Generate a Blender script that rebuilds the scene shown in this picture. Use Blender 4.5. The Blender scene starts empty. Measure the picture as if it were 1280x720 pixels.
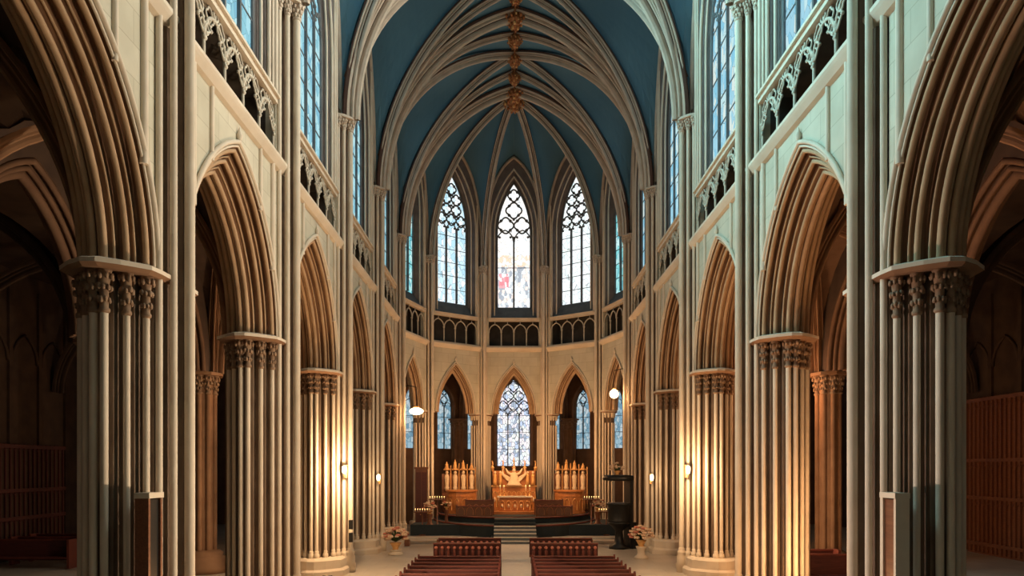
import bpy, math, random
from mathutils import Vector, Matrix
random.seed(7)
PI = math.pi
C = bpy.context.scene.collection
sc = bpy.context.scene

# ------------------------------------------------------------------ camera, world, lights
EYE = 4.13
FPX = 881.0
cam_d = bpy.data.cameras.new('camera'); cam = bpy.data.objects.new('camera', cam_d); C.objects.link(cam)
cam_d.sensor_width = 36; cam_d.lens = FPX / 1280 * 36
cam_d.shift_x = 0.001; cam_d.shift_y = 225 / 1280
cam_d.clip_end = 300
cam.location = (-0.2, 0, EYE); cam.rotation_euler = (PI/2, 0, 0)
sc.camera = cam
sc.view_settings.view_transform = 'Standard'; sc.view_settings.look = 'None'
sc.view_settings.gamma = 1; sc.view_settings.use_curve_mapping = False
sc.view_settings.exposure = 0.12
sc.cycles.max_bounces = 6; sc.cycles.diffuse_bounces = 4; sc.cycles.glossy_bounces = 2
sc.cycles.sample_clamp_indirect = 4.0
sc.cycles.caustics_reflective = False; sc.cycles.caustics_refractive = False
w = bpy.data.worlds.new('world'); sc.world = w; w.use_nodes = True
w.node_tree.nodes['Background'].inputs[0].default_value = (0.5, 0.75, 0.85, 1)
w.node_tree.nodes['Background'].inputs[1].default_value = 0.4

def area(name, loc, d, sx, sy, power, col, spread=PI):
    l = bpy.data.lights.new(name, 'AREA'); l.shape = 'RECTANGLE'; l.size = sx; l.size_y = sy
    l.energy = power; l.color = col; l.spread = spread
    o = bpy.data.objects.new(name, l); C.objects.link(o); o.location = loc
    o.rotation_euler = Vector(d).to_track_quat('-Z', 'Y').to_euler()
    return o
def point(name, loc, power, col, r=0.15):
    l = bpy.data.lights.new(name, 'POINT'); l.energy = power; l.color = col; l.shadow_soft_size = r
    o = bpy.data.objects.new(name, l); C.objects.link(o); o.location = loc
    return o
TEAL = (0.36, 0.84, 0.92); COOL = (0.72, 0.90, 1.0); NEUT = (1.0, 0.93, 0.78); WARM = (1.0, 0.52, 0.22)
# daylight of the nearest clerestory windows, high above the frame
for y, z, h, f in ((17.5, 20.2, 7.5, 1.0), (24.5, 22.7, 3.6, .9)):
    area('clerestory_daylight_left', (-6.6, y, z), (1, -0.3, -0.1), 3.8, h, 1150*f, TEAL, 2.0)
    area('clerestory_daylight_right', (6.6, y, z), (-1, -0.3, -0.1), 3.8, h, 700*f, NEUT, 2.0)
area('west_fill', (0, -6.6, 19), (0, 1, 0.05), 8, 9, 60, (0.75, 0.92, 0.95), 2.4)  # frontal fill added behind the camera, no window is built there

# ------------------------------------------------------------------ node materials
def new_mat(name):
    m = bpy.data.materials.new(name); m.use_nodes = True
    nt = m.node_tree; return m, nt, nt.nodes['Principled BSDF']
def stone(name, c1, c2, scale=3.0, rough=0.8, bump=0.15, blocks=None, spec=0.3):
    m, nt, b = new_mat(name); N = nt.nodes; L = nt.links
    tc = N.new('ShaderNodeTexCoord'); nz = N.new('ShaderNodeTexNoise'); nz.inputs['Scale'].default_value = scale
    nz.inputs['Detail'].default_value = 6; L.new(tc.outputs['Object'], nz.inputs['Vector'])
    r = N.new('ShaderNodeValToRGB'); r.color_ramp.elements[0].position = .3; r.color_ramp.elements[1].position = .7
    r.color_ramp.elements[0].color = (*c1, 1); r.color_ramp.elements[1].color = (*c2, 1)
    L.new(nz.outputs['Fac'], r.inputs[0]); col = r.outputs[0]
    hgt = nz.outputs['Fac']
    if blocks:
        sp = N.new('ShaderNodeSeparateXYZ'); cb = N.new('ShaderNodeCombineXYZ')
        L.new(tc.outputs['Object'], sp.inputs[0]); L.new(sp.outputs[blocks[0]], cb.inputs[0]); L.new(sp.outputs[blocks[1]], cb.inputs[1])
        br = N.new('ShaderNodeTexBrick'); br.inputs['Scale'].default_value = 1
        br.inputs['Brick Width'].default_value = blocks[2]; br.inputs['Row Height'].default_value = blocks[3]
        br.inputs['Mortar Size'].default_value = .012; br.inputs['Mortar Smooth'].default_value = .4
        br.inputs['Color1'].default_value = (1, 1, 1, 1); br.inputs['Color2'].default_value = (.9, .9, .88, 1); br.inputs['Mortar'].default_value = (.72, .7, .66, 1)
        L.new(cb.outputs[0], br.inputs['Vector'])
        mx = N.new('ShaderNodeMix'); mx.data_type = 'RGBA'; mx.blend_type = 'MULTIPLY'; mx.inputs[0].default_value = 1
        L.new(col, mx.inputs[6]); L.new(br.outputs['Color'], mx.inputs[7]); col = mx.outputs[2]
    L.new(col, b.inputs['Base Color'])
    bp = N.new('ShaderNodeBump'); bp.inputs['Strength'].default_value = bump; bp.inputs['Distance'].default_value = .05
    L.new(hgt, bp.inputs['Height']); L.new(bp.outputs[0], b.inputs['Normal'])
    b.inputs['Roughness'].default_value = rough; b.inputs['Specular IOR Level'].default_value = spec
    return m
def plain(name, col, rough=.6, metal=0, emit=None, es=0):
    m, nt, b = new_mat(name); b.inputs['Base Color'].default_value = (*col, 1)
    b.inputs['Roughness'].default_value = rough; b.inputs['Metallic'].default_value = metal
    if emit:
        b.inputs['Emission Color'].default_value = (*emit, 1); b.inputs['Emission Strength'].default_value = es
    else:
        N = nt.nodes; L = nt.links
        tc = N.new('ShaderNodeTexCoord'); nz = N.new('ShaderNodeTexNoise'); nz.inputs['Scale'].default_value = 9
        L.new(tc.outputs['Object'], nz.inputs['Vector'])
        mx = N.new('ShaderNodeMix'); mx.data_type = 'RGBA'
        mx.inputs[6].default_value = (*[c*.75 for c in col], 1); mx.inputs[7].default_value = (*[min(1, c*1.2) for c in col], 1)
        L.new(nz.outputs['Fac'], mx.inputs[0]); L.new(mx.outputs[2], b.inputs['Base Color'])
    return m
def wood(name, c1, c2, rough=.35):
    m, nt, b = new_mat(name); N = nt.nodes; L = nt.links
    tc = N.new('ShaderNodeTexCoord'); mp = N.new('ShaderNodeMapping'); mp.inputs['Scale'].default_value = (1.5, 14, 14)
    nz = N.new('ShaderNodeTexNoise'); nz.inputs['Scale'].default_value = 2; nz.inputs['Detail'].default_value = 5
    L.new(tc.outputs['Object'], mp.inputs[0]); L.new(mp.outputs[0], nz.inputs['Vector'])
    r = N.new('ShaderNodeValToRGB'); r.color_ramp.elements[0].color = (*c1, 1); r.color_ramp.elements[1].color = (*c2, 1)
    r.color_ramp.elements[0].position = .3; r.color_ramp.elements[1].position = .7
    L.new(nz.outputs['Fac'], r.inputs[0]); L.new(r.outputs[0], b.inputs['Base Color']); b.inputs['Roughness'].default_value = rough
    return m
def glass(name, cols, strength, cell=5.0, leadw=.03, accent=None, lead=.5):
    """backlit leaded glass: cell colours from a small palette, dark lead between; pattern in the window's own x, z"""
    m = bpy.data.materials.new(name); m.use_nodes = True; nt = m.node_tree; N = nt.nodes; L = nt.links
    N.remove(N['Principled BSDF']); out = N['Material Output']
    tc = N.new('ShaderNodeTexCoord'); vo = N.new('ShaderNodeTexVoronoi'); vo.inputs['Scale'].default_value = cell
    mp = N.new('ShaderNodeMapping'); mp.inputs['Scale'].default_value = (1.2, .2, .7)
    L.new(tc.outputs['Object'], mp.inputs[0]); L.new(mp.outputs[0], vo.inputs['Vector'])
    sp = N.new('ShaderNodeSeparateColor'); L.new(vo.outputs['Color'], sp.inputs[0])
    r = N.new('ShaderNodeValToRGB'); r.color_ramp.interpolation = 'CONSTANT'
    e = r.color_ramp.elements; n = len(cols)
    while len(e) < n: e.new(.5)
    for i, c in enumerate(cols): e[i].position = i/n; e[i].color = (*c, 1)
    L.new(sp.outputs[0], r.inputs[0]); col = r.outputs[0]
    for (x0, x1, z0, z1, pal) in (accent or []):     # panels of figures in another palette
        r2 = N.new('ShaderNodeValToRGB'); r2.color_ramp.interpolation = 'CONSTANT'; e = r2.color_ramp.elements
        while len(e) < len(pal): e.new(.5)
        for i, c in enumerate(pal): e[i].position = i/len(pal); e[i].color = (*c, 1)
        L.new(sp.outputs[1], r2.inputs[0])
        sx = N.new('ShaderNodeSeparateXYZ'); L.new(tc.outputs['Object'], sx.inputs[0]); g = None
        for out_, op, val in ((0, 'GREATER_THAN', x0), (0, 'LESS_THAN', x1), (2, 'GREATER_THAN', z0), (2, 'LESS_THAN', z1)):
            q = N.new('ShaderNodeMath'); q.operation = op; q.inputs[1].default_value = val; L.new(sx.outputs[out_], q.inputs[0])
            if g is None: g = q
            else:
                m2 = N.new('ShaderNodeMath'); m2.operation = 'MULTIPLY'; L.new(g.outputs[0], m2.inputs[0]); L.new(q.outputs[0], m2.inputs[1]); g = m2
        mx = N.new('ShaderNodeMix'); mx.data_type = 'RGBA'; L.new(g.outputs[0], mx.inputs[0]); L.new(col, mx.inputs[6]); L.new(r2.outputs[0], mx.inputs[7]); col = mx.outputs[2]
    v2 = N.new('ShaderNodeTexVoronoi'); v2.feature = 'DISTANCE_TO_EDGE'; v2.inputs['Scale'].default_value = cell
    L.new(mp.outputs[0], v2.inputs['Vector'])
    gt = N.new('ShaderNodeMath'); gt.operation = 'GREATER_THAN'; gt.inputs[1].default_value = leadw; L.new(v2.outputs['Distance'], gt.inputs[0])
    ml = N.new('ShaderNodeMath'); ml.operation = 'MULTIPLY_ADD'; ml.inputs[1].default_value = strength*(1-lead); ml.inputs[2].default_value = strength*lead
    L.new(gt.outputs[0], ml.inputs[0])
    em = N.new('ShaderNodeEmission'); L.new(col, em.inputs[0]); L.new(ml.outputs[0], em.inputs[1]); L.new(em.outputs[0], out.inputs[0])
    return m

M = {}
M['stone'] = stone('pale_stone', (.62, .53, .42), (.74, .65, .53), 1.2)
M['core_shade'] = stone('shaded_core_stone', (.155, .105, .072), (.225, .16, .112), 1.6)  # shade of the hollows put into the colour, darker than the shafts
M['cap'] = stone('brown_carved_stone', (.20, .125, .08), (.34, .23, .15), 6)
M['archroll'] = stone('buff_arch_stone', (.40, .26, .15), (.54, .37, .23), 1.6)
M['wall'] = stone('ashlar_wall', (.52, .48, .38), (.66, .62, .50), .9, bump=.25, blocks=(0, 2, 1.1, .62))
M['warm'] = stone('brown_shaded_stone', (.21, .115, .065), (.31, .18, .105), 1.5)  # brown stone, darkened so arch hollows read as shade beside the rolls
M['passage_shade'] = stone('shaded_passage_stone', (.06, .05, .045), (.10, .085, .07), 2)  # shade of the gallery recess put into the stone colour
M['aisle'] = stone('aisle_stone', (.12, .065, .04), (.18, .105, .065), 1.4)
M['chapel'] = stone('shaded_chapel_stone', (.055, .035, .028), (.09, .058, .042), 1.4)  # aisle stone darkened, its deep shade put into the colour
M['rib'] = stone('rib_stone', (.50, .41, .33), (.63, .53, .43), 2)
M['ribred'] = plain('red_brown_rib_hollow', (.10, .05, .035), .85)  # red-brown paint, made dark so the rib hollows read as shade
M['web'] = stone('blue_painted_vault', (.085, .20, .29), (.12, .26, .36), .35, rough=.7, bump=.05)
M['gold'] = plain('gilded_boss', (.48, .19, .07), .45, .4)
M['gilt'] = plain('gilded_carving', (.75, .42, .16), .4, .3)
M['pale'] = plain('pale_carving', (.75, .60, .42), .6)
M['floor'] = stone('stone_floor', (.50, .45, .39), (.60, .54, .47), 1.0, rough=.35, bump=.03, blocks=(0, 1, 1.2, 1.2), spec=.5)
M['riser'] = stone('blue_grey_riser', (.12, .14, .15), (.17, .19, .20), 4)
M['reveal'] = stone('grey_brown_reveal', (.15, .13, .125), (.22, .19, .18), 2)
M['runner'] = stone('pale_runner', (.70, .66, .60), (.78, .73, .66), 6, rough=.7, bump=.05)
M['pew'] = wood('dark_red_wood', (.06, .014, .014), (.10, .024, .02), .6)
M['pewtop'] = wood('red_wood_rail', (.11, .024, .018), (.17, .038, .024), .6)
M['oak'] = wood('orange_oak', (.38, .14, .04), (.55, .23, .08), .4)
M['brown'] = wood('brown_wood', (.14, .05, .025), (.22, .085, .04), .4)
M['navy'] = plain('dark_blue_carpet', (.022, .035, .045), .9)
M['black'] = plain('black_bronze', (.02, .02, .02), .45, .5)
M['tracery'] = stone('grey_tracery_stone', (.10, .11, .12), (.16, .17, .18), 2)
M['lace'] = stone('lacy_stone', (.50, .45, .37), (.62, .57, .47), 5)
M['leaf'] = plain('green_leaves', (.05, .09, .03), .7)
M['petal'] = plain('cream_petals', (.75, .55, .40), .7)
M['rose'] = plain('rose_petals', (.55, .20, .14), .7)
M['candle'] = plain('wax', (.85, .75, .55), .5)
M['flame'] = plain('flame', (1, .7, .3), .5, 0, (1, .55, .2), 5)
M['globe'] = plain('lamp_glass', (1, .9, .7), .4, 0, (1, .78, .45), 9)
M['linen'] = plain('white_linen', (.7, .66, .58), .8)
W_ = (.93, .98, 1.0)
M['g_left'] = glass('cyan_clerestory_glass', [(.30, .62, .72), (.42, .75, .84), (.24, .52, .66), (.5, .8, .85)], .95, 3.5, .015)
M['g_right'] = glass('blue_clerestory_glass', [(.26, .60, .78), (.55, .80, .84), (.36, .66, .80), (.70, .82, .78)], .95, 3.5, .015)
M['g_dim'] = glass('dim_west_glass', [(.3, .5, .6), (.2, .4, .5)], .12, 3.5, .015)
M['g_blue'] = glass('pale_blue_glass', [(.62, .86, .98), (.75, .92, 1), (.50, .78, .92), W_], 1.05, 3.2, .03)
M['g_teal'] = glass('teal_glass', [(.25, .70, .72), (.15, .50, .58), (.60, .88, .88), (.4, .8, .8)], 1.0, 3.2, .03)
M['g_white'] = glass('white_glass', [W_, (.9, 1, .97), (.8, .93, .95), W_], 1.12, 3.2, .03)
G_ = [W_, (.62, .68, .72), (.96, .94, .92), (.42, .46, .52), W_, (.95, .80, .74)]
M['g_centre'] = glass('figured_glass', [W_, (1, .97, .93), (.98, 1, 1), (1, .94, .88)], 1.15, 5.0, .03,
                      accent=[(-2, 2, 18.2, 19.0, [(1, .86, .72), W_, (.95, .70, .52), (1, .93, .85)]), (-2, 2, 15, 18.2, G_),
                              (-1.05, -.35, 16.7, 17.7, [(.95, .30, .34), (1, .8, .8), (.9, .42, .45), W_])])
M['g_low'] = glass('mosaic_glass', [(.75, .82, .95), (.55, .65, .85), (.95, .92, .9), (.40, .46, .56), (.92, .84, .92), (.86, .93, .88)], 1.1, 4.2, .05, lead=.3)
M['g_chapel'] = glass('blue_chapel_glass', [(.30, .50, .62), (.42, .62, .72), (.62, .74, .78), (.22, .40, .52)], .75, 4, .04)

# ------------------------------------------------------------------ mesh builder
class MB:
    def __init__(s): s.v = []; s.f = []; s.mi = []; s.mats = []; s.sm = []
    def m(s, mat):
        if mat not in s.mats: s.mats.append(mat)
        return s.mats.index(mat)
    def add(s, vs, fs, mat, smooth=False):
        b = len(s.v); i = s.m(mat); s.v += [tuple(v) for v in vs]
        for f in fs: s.f.append([b + q for q in f]); s.mi.append(i); s.sm.append(smooth)
        return s
    def box(s, x0, x1, y0, y1, z0, z1, mat):
        v = [(x, y, z) for z in (z0, z1) for y in (y0, y1) for x in (x0, x1)]
        return s.add(v, [(0, 2, 3, 1), (4, 5, 7, 6), (0, 1, 5, 4), (2, 6, 7, 3), (0, 4, 6, 2), (1, 3, 7, 5)], mat)
    def cbox(s, c, d, mat): return s.box(c[0]-d[0]/2, c[0]+d[0]/2, c[1]-d[1]/2, c[1]+d[1]/2, c[2], c[2]+d[2], mat)
    def prism(s, poly, z0, z1, mat, smooth=False, top=None):
        n = len(poly); t = top or poly
        v = [(x, y, z0) for x, y in poly] + [(x, y, z1) for x, y in t]
        s.add(v, [(i, (i+1) % n, n+(i+1) % n, n+i) for i in range(n)], mat, smooth)
        return s.add(v, [list(range(n))[::-1], list(range(n, 2*n))], mat)
    def lathe(s, prof, c, mat, seg=14, sx=1, sy=1):
        v = []; f = []; n = len(prof)
        for r, z in prof:
            for k in range(seg):
                a = 2*PI*k/seg; v.append((c[0]+r*sx*math.cos(a), c[1]+r*sy*math.sin(a), c[2]+z))
        for i in range(n-1):
            for k in range(seg): f.append((i*seg+k, i*seg+(k+1) % seg, (i+1)*seg+(k+1) % seg, (i+1)*seg+k))
        f.append(list(range(seg))[::-1]); f.append(list(range((n-1)*seg, n*seg)))
        return s.add(v, f, mat, True)
    def tube(s, pts, r, mat, sides=6, closed=False):
        pts = [Vector(p) for p in pts]; n = len(pts); v = []; f = []
        for i, p in enumerate(pts):
            a = pts[(i-1) % n] if (closed or i > 0) else p; b = pts[(i+1) % n] if (closed or i < n-1) else p
            t = (b-a).normalized(); up = Vector((0, 1, 0)) if abs(t.y) < .9 else Vector((1, 0, 0))
            u = t.cross(up).normalized(); w2 = t.cross(u)
            rr = r[i] if isinstance(r, list) else r
            for k in range(sides):
                an = 2*PI*k/sides; v.append(p + u*math.cos(an)*rr + w2*math.sin(an)*rr)
        for i in range(n if closed else n-1):
            j = (i+1) % n
            for k in range(sides): f.append((i*sides+k, i*sides+(k+1) % sides, j*sides+(k+1) % sides, j*sides+k))
        if not closed: f.append(list(range(sides))); f.append(list(range((n-1)*sides, n*sides)))
        return s.add(v, f, mat, True)
    def blob(s, c, r, mat, seg=6, rings=4, sz=1):
        prof = [(max(.001, r*math.sin(PI*i/rings)), -r*sz*math.cos(PI*i/rings)) for i in range(rings+1)]
        return s.lathe(prof, c, mat, seg)
    def mesh(s, name):
        me = bpy.data.meshes.new(name); me.from_pydata(s.v, [], s.f)
        for m in s.mats: me.materials.append(m)
        me.polygons.foreach_set('material_index', s.mi); me.polygons.foreach_set('use_smooth', s.sm)
        me.update(); return me
    def build(s, name, parent=None, kind=None):
        return link(name, s.mesh(name), parent, kind)
def link(name, me, parent=None, kind=None, mat=None):
    o = bpy.data.objects.new(name, me); C.objects.link(o)
    if parent: o.parent = parent
    if kind: o['kind'] = kind
    if mat is not None: o.matrix_local = mat
    return o
def empty(name, loc=(0, 0, 0), rz=0, label=None, cat=None, group=None, kind=None):
    o = bpy.data.objects.new(name, None); C.objects.link(o); o.location = loc; o.rotation_euler = (0, 0, rz); o.empty_display_size = .3
    tag(o, label, cat, group, kind); return o
def tag(o, label=None, cat=None, group=None, kind=None):
    if label: o['label'] = label
    if cat: o['category'] = cat
    if group: o['group'] = group
    if kind: o['kind'] = kind
    return o
def copy_tree(o, parent=None):
    c = o.copy(); C.objects.link(c)
    if parent: c.parent = parent
    for ch in KIDS(o): copy_tree(ch, c)
    return c
def KIDS(o): return [x for x in list(C.objects) if x.parent == o]

def circ(cx, cy, r, n=10): return [(cx+r*math.cos(2*PI*i/n), cy+r*math.sin(2*PI*i/n)) for i in range(n)]
def arch_half(a, cx, zs, n=14):
    R = a + cx; th = math.acos(min(1, cx/R))
    return [(-cx + R*math.cos(th*i/n), zs + R*math.sin(th*i/n)) for i in range(n+1)]
def arch_path(a, cx, zs, z0=None, n=14):
    h = arch_half(a, cx, zs, n); p = []
    if z0 is not None and z0 < zs: p.append((a, z0))
    p += h; p += [(-x, z) for x, z in h[::-1][1:]]
    if z0 is not None and z0 < zs: p.append((-a, z0))
    return p
def apex(a, cx): return math.sqrt((a+cx)**2 - cx**2)
def sweep(mb, prof, cx, zs, mat, z0=None, closed=False, n=14, smooth=False):
    """prof: (half span, depth) points; each follows its own concentric pointed arch"""
    cur = [[(x, d, z) for x, z in arch_path(a, cx, zs, z0, n)] for a, d in prof]
    L = len(cur[0]); v = [p for c in cur for p in c]; f = []; m = len(cur)
    for i in range(m if closed else m-1):
        j = (i+1) % m
        for k in range(L-1): f.append((i*L+k, i*L+k+1, j*L+k+1, j*L+k))
    mb.add(v, f, mat, smooth)
def roll(mb, a, d, r, cx, zs, mat, z0=None, sides=8): sweep(mb, circ(a, d, r, sides), cx, zs, mat, z0, True, smooth=True)

# vault profile, 1 at the crown and 0 at the springing
HR = 8.84/7; CXN = (HR*HR-1)/2; RN = 1+CXN
def P(t): t = min(1, max(0, abs(t))); return math.sqrt(max(0, RN*RN-(t+CXN)**2))/HR

# ------------------------------------------------------------------ main dimensions
LB = 7.0; W = 7.0; NB = 6; ZC = 7.87; ZSTR = 12.95; ZTR = 14.75; ZV = 17.96; HV = 8.84; T = 1.4; Y0 = NB*LB
ARCH_A = 2.92; ARCH_CX = 1.66
def place_left(k): return (-W, LB*k+LB/2, PI/2)     # local x = along the wall, local y = into the wall
def place_right(k): return (W, LB*k+LB/2, -PI/2)
AP = W*math.cos(PI/10); HS = W*math.sin(PI/10)
def place_apse(i, R=AP):                            # i = -2..2
    a = i*PI/5; return (R*math.sin(a), Y0+R*math.cos(a), -a)
def mat_at(p, z=0): return Matrix.Translation((p[0], p[1], z)) @ Matrix.Rotation(p[2], 4, 'Z')

# ------------------------------------------------------------------ structure: bay meshes
def arcade_mesh(hw, a, cx, ztop, t, orders, corep, mat_wall, mat_arch, mat_back):
    """spandrel faces, stepped and rolled arch, back face"""
    mb = MB()
    for d, mt in ((0, mat_wall), (t, mat_back)):
        h = arch_path(a, cx, ZC); pts = [(hw, ZC)] + h + [(-hw, ZC)]
        v = []; 
        for x, z in pts: v += [(x, d, z), (x, d, ztop)]
        mb.add(v, [(2*i, 2*i+1, 2*i+3, 2*i+2) for i in range(len(pts)-1)], mt)
    core = MB(); mid = t/2
    half = corep
    prof = half + [(x, t-n) for x, n in half[::-1][1:]]
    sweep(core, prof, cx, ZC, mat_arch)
    for s, n, r in orders:
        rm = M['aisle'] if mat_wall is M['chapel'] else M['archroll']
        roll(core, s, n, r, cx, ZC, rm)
        if n < mid-.01: roll(core, s, t-n, r, cx, ZC, rm)
    return mb.mesh('arcade_wall'), core.mesh('arch_moulding')
ORD = [(2.80, .08, .058), (2.66, .22, .022), (2.56, .32, .058), (2.42, .47, .025), (2.32, .60, .065), (2.36, .70, .03)]
CORE = [(2.92, 0), (2.90, .24), (2.67, .24), (2.65, .50), (2.42, .50), (2.40, .70)]
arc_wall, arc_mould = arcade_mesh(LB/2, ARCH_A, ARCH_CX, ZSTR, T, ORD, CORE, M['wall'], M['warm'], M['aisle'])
AA, ACX = 1.52, 2.9
ORDA = [(1.44, .05, .05), (1.35, .14, .03), (1.27, .23, .05), (1.16, .45, .11)]
COREA = [(1.52, 0), (1.50, .16), (1.36, .16), (1.34, .32), (1.22, .32), (1.2, .45)]
apse_wall, apse_mould = arcade_mesh(HS, AA, ACX, 12.2, .9, ORDA, COREA, M['wall'], M['warm'], M['aisle'])

def hood_mesh(a, cx, r):
    mb = MB(); roll(mb, a, -.05, r, cx, ZC, M['stone']); roll(mb, a-.10, -.02, r*.5, cx, ZC, M['stone'])
    z = ZC+apex(a, cx); mb.lathe([(.02, 0), (.05, .1), (.09, .2), (.04, .3), (.01, .42)], (0, -.06, z-.05), M['stone'], 8)
    return mb.mesh('hood_mould')
nave_hood = hood_mesh(ARCH_A+.08, ARCH_CX, .055); apse_hood = hood_mesh(AA+.05, ACX, .045)
def wall_shaft_mesh():
    mb = MB()
    for x in (-2.5, -1.55, 1.55, 2.5):
        R = ARCH_A+ARCH_CX; z = ZC+math.sqrt(R*R-(abs(x)+ARCH_CX)**2)-.05
        mb.prism(circ(x, -.03, .055 if abs(x) < 2 else .075, 10), z, ZSTR, M['stone'], True)
    return mb.mesh('wall_shaft')
wshaft = wall_shaft_mesh()
def string_mesh(hw, z):
    mb = MB(); prof = [(0, -.22), (-.10, -.18), (-.20, -.06), (-.24, .0), (-.24, .08), (-.14, .12), (-.12, .18), (0, .22)]
    v = [(x, y, z+q) for x in (-hw, hw) for y, q in prof]; n = len(prof)
    mb.add(v, [(i, i+1, n+i+1, n+i) for i in range(n-1)], M['stone'])
    return mb.mesh('string_course')

def passage_mesh(hw, op, z0, z1, d=1.2):
    """dark gallery behind the openings, with the plain wall either side"""
    mb = MB()
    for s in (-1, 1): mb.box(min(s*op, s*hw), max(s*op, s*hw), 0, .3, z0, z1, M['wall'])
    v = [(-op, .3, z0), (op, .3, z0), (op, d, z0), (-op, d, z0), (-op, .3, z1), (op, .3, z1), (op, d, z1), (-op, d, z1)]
    mb.add(v, [(3, 2, 6, 7), (0, 3, 7, 4), (1, 5, 6, 2), (4, 7, 6, 5)], M['passage_shade'])
    mb.box(-op, op, 0, d, z0-.05, z0+.02, M['stone'])
    return mb.mesh('gallery_wall')
def clere_mesh(hw, ao, a, cx, zs, dz, crown, sill, z0):
    """wall round the window up to the vault, splayed sill and jambs"""
    mb = MB(); H = crown-ZV; n = 22
    inner = [(ao, ZV + (zs-ZV)*i/6) for i in range(6)] + arch_half(ao, cx, zs, n-6)
    outer = [(hw*(1-i/n), ZV+(H+(1.15*(1-i/n)**2 if hw < 3 else 0))*P(1-i/n)+.12) for i in range(n+1)]
    for s in (-1, 1):
        v = []
        for (x, z), (X, Z) in zip(inner, outer): v += [(s*x, 0, z), (s*X, 0, Z)]
        mw = M['reveal']
        mb.add(v, [(2*i, 2*i+1, 2*i+3, 2*i+2) for i in range(n)], mw)
        mb.add([(s*ao, 0, z0), (s*hw, 0, z0), (s*hw, 0, ZV), (s*ao, 0, ZV)], [(0, 1, 2, 3)], mw)
    sweep(mb, [(ao, 0), (ao-.05, .08), (ao-.12, .10), (ao-.14, .28), (a+.05, dz*.75), (a, dz)], cx, zs, M['reveal'], z0)
    roll(mb, ao-.03, .02, .06, cx, zs, M['stone'], z0); roll(mb, a+.12, .16, .05, cx, zs, M['stone'], z0)
    mb.add([(-ao, 0, z0), (ao, 0, z0), (ao, dz, sill), (-ao, dz, sill)], [(0, 1, 2, 3)], M['tracery'])
    mb.box(-ao, ao, dz, dz+.1, z0, sill, M['tracery'])
    # wall rib following the vault
    pts = [(hw*(1-i/n)*.985, -.04, ZV+(H-.1+(1.15*(1-i/n)**2 if hw < 3 else 0))*P(1-i/n)) for i in range(n+1)]
    for s in (-1, 1): mb.tube([(s*x, y, z) for x, y, z in pts], .10, M['rib'], 8)
    for s in (-1, 1):
        for x, r in ((hw-.72*hw/3.5, .07), (hw-.98*hw/3.5, .05)):
            if x > ao+.03: mb.prism(circ(s*x, -.03, r, 8), z0, ZV+H*P(x/hw)-.1, M['stone'], True)
    return mb.mesh('clerestory_wall')
def quatrefoil(cx, cz, r, y, n=28):
    return [(cx+r*(.70+.30*abs(math.cos(2*t)))*math.cos(t), y, cz+r*(.70+.30*abs(math.cos(2*t)))*math.sin(t)) for t in [2*PI*i/n for i in range(n)]]
def tracery_mesh(a, cx, zs, sill, lights, y, mat, heads, bar=None, t=.05, rings=True):
    mb = MB(); w_ = 2*a/lights
    roll(mb, a-.03, y, t*1.3, cx, zs, mat, sill, 6)
    for i in range(1, lights): mb.box(-a+i*w_-t, -a+i*w_+t, y-t*1.2, y+t*1.2, sill, heads+w_*.3, mat)
    def width(z):
        if z <= zs: return a
        q = (a+cx)**2-(z-zs)**2
        return math.sqrt(q)-cx if q > cx*cx else 0
    for i in range(lights):                       # pointed, cusped light heads
        c = -a+(i+.5)*w_; hw2 = w_/2; p = arch_path(hw2*.96, hw2*.5, heads, None, 6)
        mb.tube([(c+x, y, z) for x, z in p], t*.8, mat, 5)
        for s in (-1, 1): mb.blob((c+s*hw2*.62, y, heads+hw2*.55), t*1.5, mat)
    if rings:
        z = heads+w_*.95; row = 0
        while True:
            wd = width(z+w_*.15)
            r = w_*.46
            cnt = int((2*wd+.06)/(2*r*.98))
            if cnt < 1:
                if wd > w_*.22: cnt = 1; r = wd*.85
                else: break
            r = min(r, wd/cnt) if cnt else r
            for j in range(cnt):
                c = (j-(cnt-1)/2)*2*r*1.01
                mb.tube(quatrefoil(c, z, r, y), t*1.0, mat, 5, True)
                for q in range(4): mb.blob((c+r*.82*math.cos(PI/4+q*PI/2), y, z+r*.82*math.sin(PI/4+q*PI/2)), t*1.9, mat, 6, 4)
                if cnt > 1 and j < cnt-1: mb.blob((c+r, y, z+r*.75), t*1.6, mat)
            z += 2*r*.93
            row += 1
            if row > 6: break
    if bar:
        z = sill+bar
        while z < heads+.3:
            mb.box(-a, a, y-.015, y+.015, z-.018, z+.018, mat); z += bar
    return mb.mesh('tracery')
def glass_mesh(a, cx, zs, sill, y, mat):
    mb = MB(); p = arch_path(a, cx, zs, sill); mb.add([(x, y, z) for x, z in p], [list(range(len(p)))], mat); return mb.mesh('glass')

NW = dict(a=2.0, cx=4.5, zs=19.6); AW = dict(a=1.22, cx=5.0, zs=20.4)
nave_cl = clere_mesh(LB/2, 2.38, NW['a'], NW['cx'], NW['zs'], .38, ZV+HV, 15.5, ZTR+.1)
apse_cl = clere_mesh(HS, 1.66, AW['a'], AW['cx'], AW['zs'], .62, ZV+HV-1.15, 15.35, ZTR-.25)
nave_pass = passage_mesh(LB/2, LB/2-.62, ZSTR, ZTR+.1); apse_pass = passage_mesh(HS, HS-.42, 12.2, ZTR-.25)
nave_str = string_mesh(LB/2, ZSTR); apse_str = string_mesh(HS, 12.35)
nave_tr = tracery_mesh(NW['a'], NW['cx'], NW['zs'], 15.5, 4, .34, M['tracery'], 20.2, .95, .045)
apse_tr = tracery_mesh(AW['a'], AW['cx'], AW['zs'], 15.35, 3, .57, M['tracery'], 20.2, .9, .055)
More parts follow.
